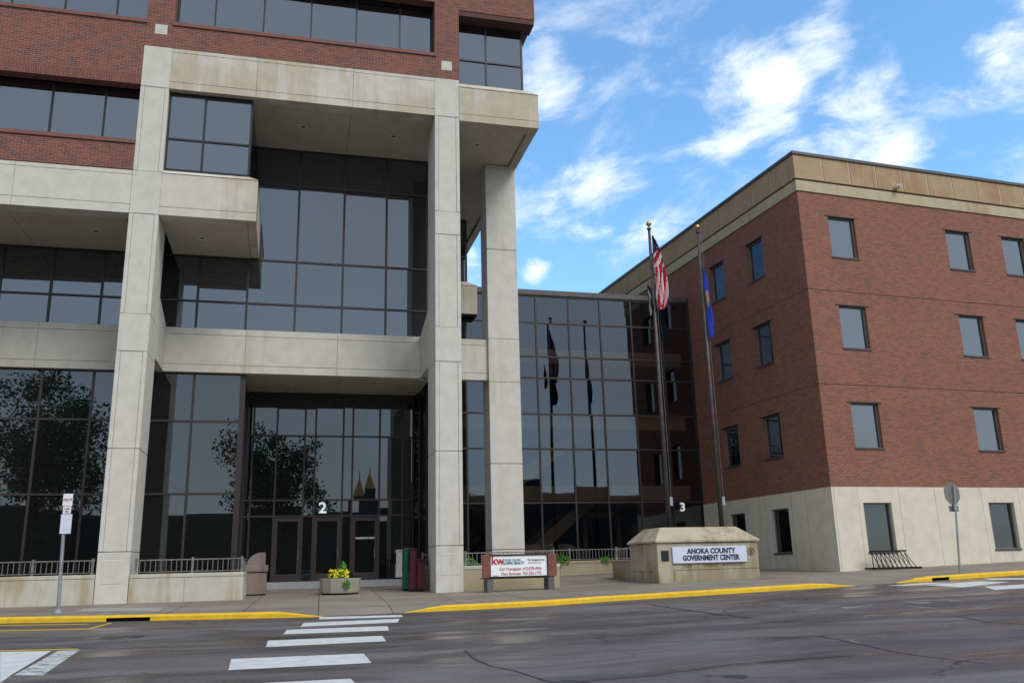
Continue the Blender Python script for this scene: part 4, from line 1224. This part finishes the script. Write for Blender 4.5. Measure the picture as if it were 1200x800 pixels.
plate(74.5, 578.3, 84.5, 592.6, 'sign_white', 'plate', (('NO P', .5, .10, 'ink_purple'),))
plate(74.2, 593.2, 82.8, 601.4, 'sign_white', 'plate', (('2 HR', .65, .07, 'ink_purple'), ('8-5', .28, .06, 'ink_dark')))
plate(71.8, 602.2, 82.6, 625, 'sign_bluewhite', 'plate')

# stop sign seen from behind (right)
Ys = 25.9; b0 = P(1125, 671.5, Ys); tp = P(1117, 567, Ys); zb = zg(b0[0], Ys)
t = thing('stop_sign', 'grey back of an octagonal street sign on a thin post before the brick building', 'sign', (b0[0], Ys, zb))
mb = MB(); mb.tube((b0[0], Ys, zb - .05), (tp[0] + .03, Ys, tp[2]), .035, .03, 8); build('post', mb, 'galvanised', t)
c = P(1117.5, 578, Ys); ang = R(11)
mb = MB(); ex = Vector((math.cos(ang), math.sin(ang), 0)); ey = Vector((-math.sin(ang), math.cos(ang), 0)); cc = Vector(c) + ey * .06
pts = [cc + ex * (.40 * math.cos(R(22.5 + 45 * k))) + Vector((0, 0, .40 * math.sin(R(22.5 + 45 * k)))) for k in range(8)]
qts = [p + ey * .012 for p in pts]
mb.poly(pts[::-1]); mb.poly(qts)
for k in range(8): mb.poly([pts[k], pts[(k + 1) % 8], qts[(k + 1) % 8], qts[k]])
build('sign_plate', mb, 'sign_back', t)
c = P(1119, 595.5, Ys); mb = MB(); mb.box(c[0] - .19, c[0] + .19, Ys + .05, Ys + .062, c[2] - .1, c[2] + .1); build('lower_plate', mb, 'sign_back', t)
mb = MB(); mb.box(c[0] - .06, c[0] + .06, Ys - .05, Ys + .05, c[2] - .05, c[2] + .16); build('bracket', mb, 'galvanised', t)

# bike rack
t = thing('bike_rack', 'black slanted bar bicycle rack against the pale stone base under the window', 'bike rack', (22.6, 29.9, zg(22.6, 29.9)))
zb = zg(22.6, 29.9)
mb = MB(); mb.box(21.5, 23.62, 29.62, 29.70, zb + .02, zb + .09); mb.box(21.5, 23.62, 30.1, 30.18, zb + .02, zb + .09); mb.box(21.5, 21.58, 29.62, 30.18, zb + .02, zb + .09); mb.box(23.54, 23.62, 29.62, 30.18, zb + .02, zb + .09); build('base_frame', mb, 'black_metal', t)
mb = MB(); mb.box(21.6, 23.2, 29.86, 29.93, .18, .24); build('top_bar', mb, 'black_metal', t)
mb = MB()
for k in range(9):
    xx = 21.75 + k * .18; mb.tube((xx + .05 + .02 * k, 29.66, zb + .08), (xx - .08, 29.9, .18), .017, n=6); mb.tube((xx + .12 + .03 * k, 30.14, zb + .08), (xx - .08, 29.9, .18), .017, n=6)
build('bars', mb, 'black_metal', t)

# ================================================================== across the street (seen mirrored in the glass)


def tree(label, x, y, h, r, seed, leaves=5200):
    rnd = random.Random(seed); zb = gz(x, y) - .3
    t = thing('street_tree', label, 'tree', (x, y, zb), 'trees across the street')
    mb = MB(); tips = []
    mb.tube((x, y, zb), (x + .1, y, zb + h * .30), .28, .20, 10, cap=False)
    for k in range(11):
        a = rnd.uniform(0, 6.283); el = rnd.uniform(.3, 1.25); ln = r * rnd.uniform(.6, 1.0)
        s_ = Vector((x + .1, y, zb + h * rnd.uniform(.25, .45))); e = s_ + Vector((math.cos(a) * math.cos(el) * ln, math.sin(a) * math.cos(el) * ln, math.sin(el) * h * .5))
        m_ = s_.lerp(e, .5) + Vector((rnd.uniform(-.3, .3), rnd.uniform(-.3, .3), .2)); mb.tube(s_, m_, .12, .07, 6, cap=False); mb.tube(m_, e, .07, .02, 6, cap=False); tips += [m_, e, m_.lerp(e, .5)]
    build('trunk', mb, 'bark', t)
    cl_ = [(p, rnd.uniform(.20, .34) * r) for p in tips]
    for k in range(16):
        a = rnd.uniform(0, 6.283); q = rnd.random() ** .5; cl_.append((Vector((x + math.cos(a) * r * .8 * q, y + math.sin(a) * r * .8 * q, zb + h * rnd.uniform(.32, .95))), rnd.uniform(.12, .26) * r))
    mb = MB()
    for i in range(leaves):
        c, cr = rnd.choice(cl_); d = Vector((rnd.gauss(0, 1), rnd.gauss(0, 1), rnd.gauss(0, .8))).normalized() * cr * rnd.random() ** .4
        p = c + d; s = rnd.uniform(.10, .22); a = Vector((rnd.gauss(0, 1), rnd.gauss(0, 1), rnd.gauss(0, 1))).normalized() * s; b = a.cross(Vector((rnd.gauss(0, 1), rnd.gauss(0, 1), rnd.gauss(0, 1)))).normalized() * s * .6
        mb.poly([p - a, p - b, p + a, p + b])
    build('crown', mb, 'leaf_dark', t)


def mirrored(px, py, Yv, Ym):
    q = P(px, py, Yv); return q[0], 2 * Ym - Yv


x1_, y1_ = mirrored(48, 500, 82, YG); tree('broad leafy street tree reflected in the left ground floor glass', x1_, y1_, 20.5, 9.6, 1, 18000)
x2_, y2_ = mirrored(335, 540, 84, YE); tree('leafy street tree reflected in the entrance glass', x2_, y2_, 15.5, 6.8, 2, 12000)
x3_, y3_ = mirrored(553, 560, 100, YC); tree('small street tree reflected between the two right pillars', x3_, y3_, 12.0, 3.8, 3, 5000)


def far_block(label, x0, x1, y0, y1, h, mat):
    z = gz(x0, y0) - .5; t = thing('low_building', label, 'building', ((x0 + x1) / 2, y1, z), 'low buildings across the street')
    mb = MB(); mb.box(x0, x1, y0, y1, z, z + h); build('wall', mb, mat, t)
    mb = MB(); mb.box(x0 - .2, x1 + .2, y0 - .2, y1 + .2, z + h, z + h + .35); build('roof', mb, 'roof_metal', t)
    mb = MB(); x = x0 + 1.5
    while x < x1 - 3: mb.box(x, x + 1.8, y1 - .02, y1 + .05, z + 1.4, z + 3.4); x += 3.6
    if len(mb.v): build('windows', mb, 'dark_void', t)
    return t


far_block('long low brown building behind the trees across the street, leftmost', -62, -20, -58, -46, 11.2, 'far_wall')
far_block('low dark stone building across the street in the centre', -19.5, 16, -52, -42, 10.2, 'far_wall')
far_block('low tan building across the street on the right', 17, 75, -54, -44, 14.0, 'far_wall')
xc, yc = mirrored(432, 590, 150, YE); zc = gz(xc, yc) - .4
t = thing('twin_spire_church', 'stone church across the street with two tan pointed spires', 'church', (xc, yc, zc))
s_ = 150 / 1020.
mb = MB(); mb.box(xc - 6, xc + 6, yc - 22, yc - 2.2, zc, zc + 12)
for dx in (-.95, .90): mb.box(xc + dx - .85, xc + dx + .85, yc - .85, yc + .85, zc, P(432, 583, 150)[2] + (1. if dx > 0 else -.2))
build('walls', mb, 'far_stone', t)
for dx, top in ((-.95, 562), (.90, 556)):
    zt = P(432, top, 150)[2]; z0 = P(432, 583, 150)[2] + (1. if dx > 0 else -.2)
    mb = MB(); mb.lathe(xc + dx, yc, [(1.0, z0), (.0, zt)], 8); build('spire', mb, 'spire_tile', t)
    mb = MB(); mb.tube((xc + dx, yc, zt - .3), (xc + dx, yc, zt + 1.1), .10, .05, 6); build('finial', mb, 'roof_metal', t)


def car(label, x, y, mat, rz=0.):
    z = gz(x, y) + ROAD
    t = thing('parked_car', label, 'car', (x, y, z), 'cars parked across the street', rz, local=True)
    prof = [(-2.25, .35), (-2.28, .75), (-2.1, .95), (-1.45, 1.0), (-.95, 1.45), (.75, 1.47), (1.35, 1.02), (2.1, .92), (2.3, .7), (2.28, .35)]
    mb = MB(); n = len(prof)
    for i in range(n):
        j = (i + 1) % n; (xa, za), (xb, zb_) = prof[i], prof[j]; wa = .88 if za < 1.1 else .70; wb = .88 if zb_ < 1.1 else .70
        mb.poly([(xa, -wa, za), (xb, -wb, zb_), (xb, wb, zb_), (xa, wa, za)])
    mb.poly([(a, -(.88 if b < 1.1 else .70), b) for a, b in prof]); mb.poly([(a, (.88 if b < 1.1 else .70), b) for a, b in prof][::-1])
    build('body', mb, mat, t)
    mb = MB()
    for s in (-1, 1): mb.poly([(-1.3, s * .86, 1.03), (1.2, s * .86, 1.03), (.72, s * .725, 1.42), (-.92, s * .725, 1.42)])
    build('side_windows', mb, 'dark_void', t)
    for a in (-1.4, 1.4):
        for s in (-1, 1):
            mb = MB(); mb.tube((a, s * .90, .33), (a, s * .70, .33), .33, n=18); build('wheel', mb, 'tyre', t)
    for s in (-1, 1): mb = MB(); mb.box(-2.30, -2.24, s * .55, s * .8, .68, .84); build('tail_lamp', mb, 'tail_red', t)


car('silver parked car across the street, facing the entrance', 1.5, -7.5, 'car_paint_silver')
car('dark parked car across the street, right of the silver one', 8.0, -7.6, 'car_paint_dark')
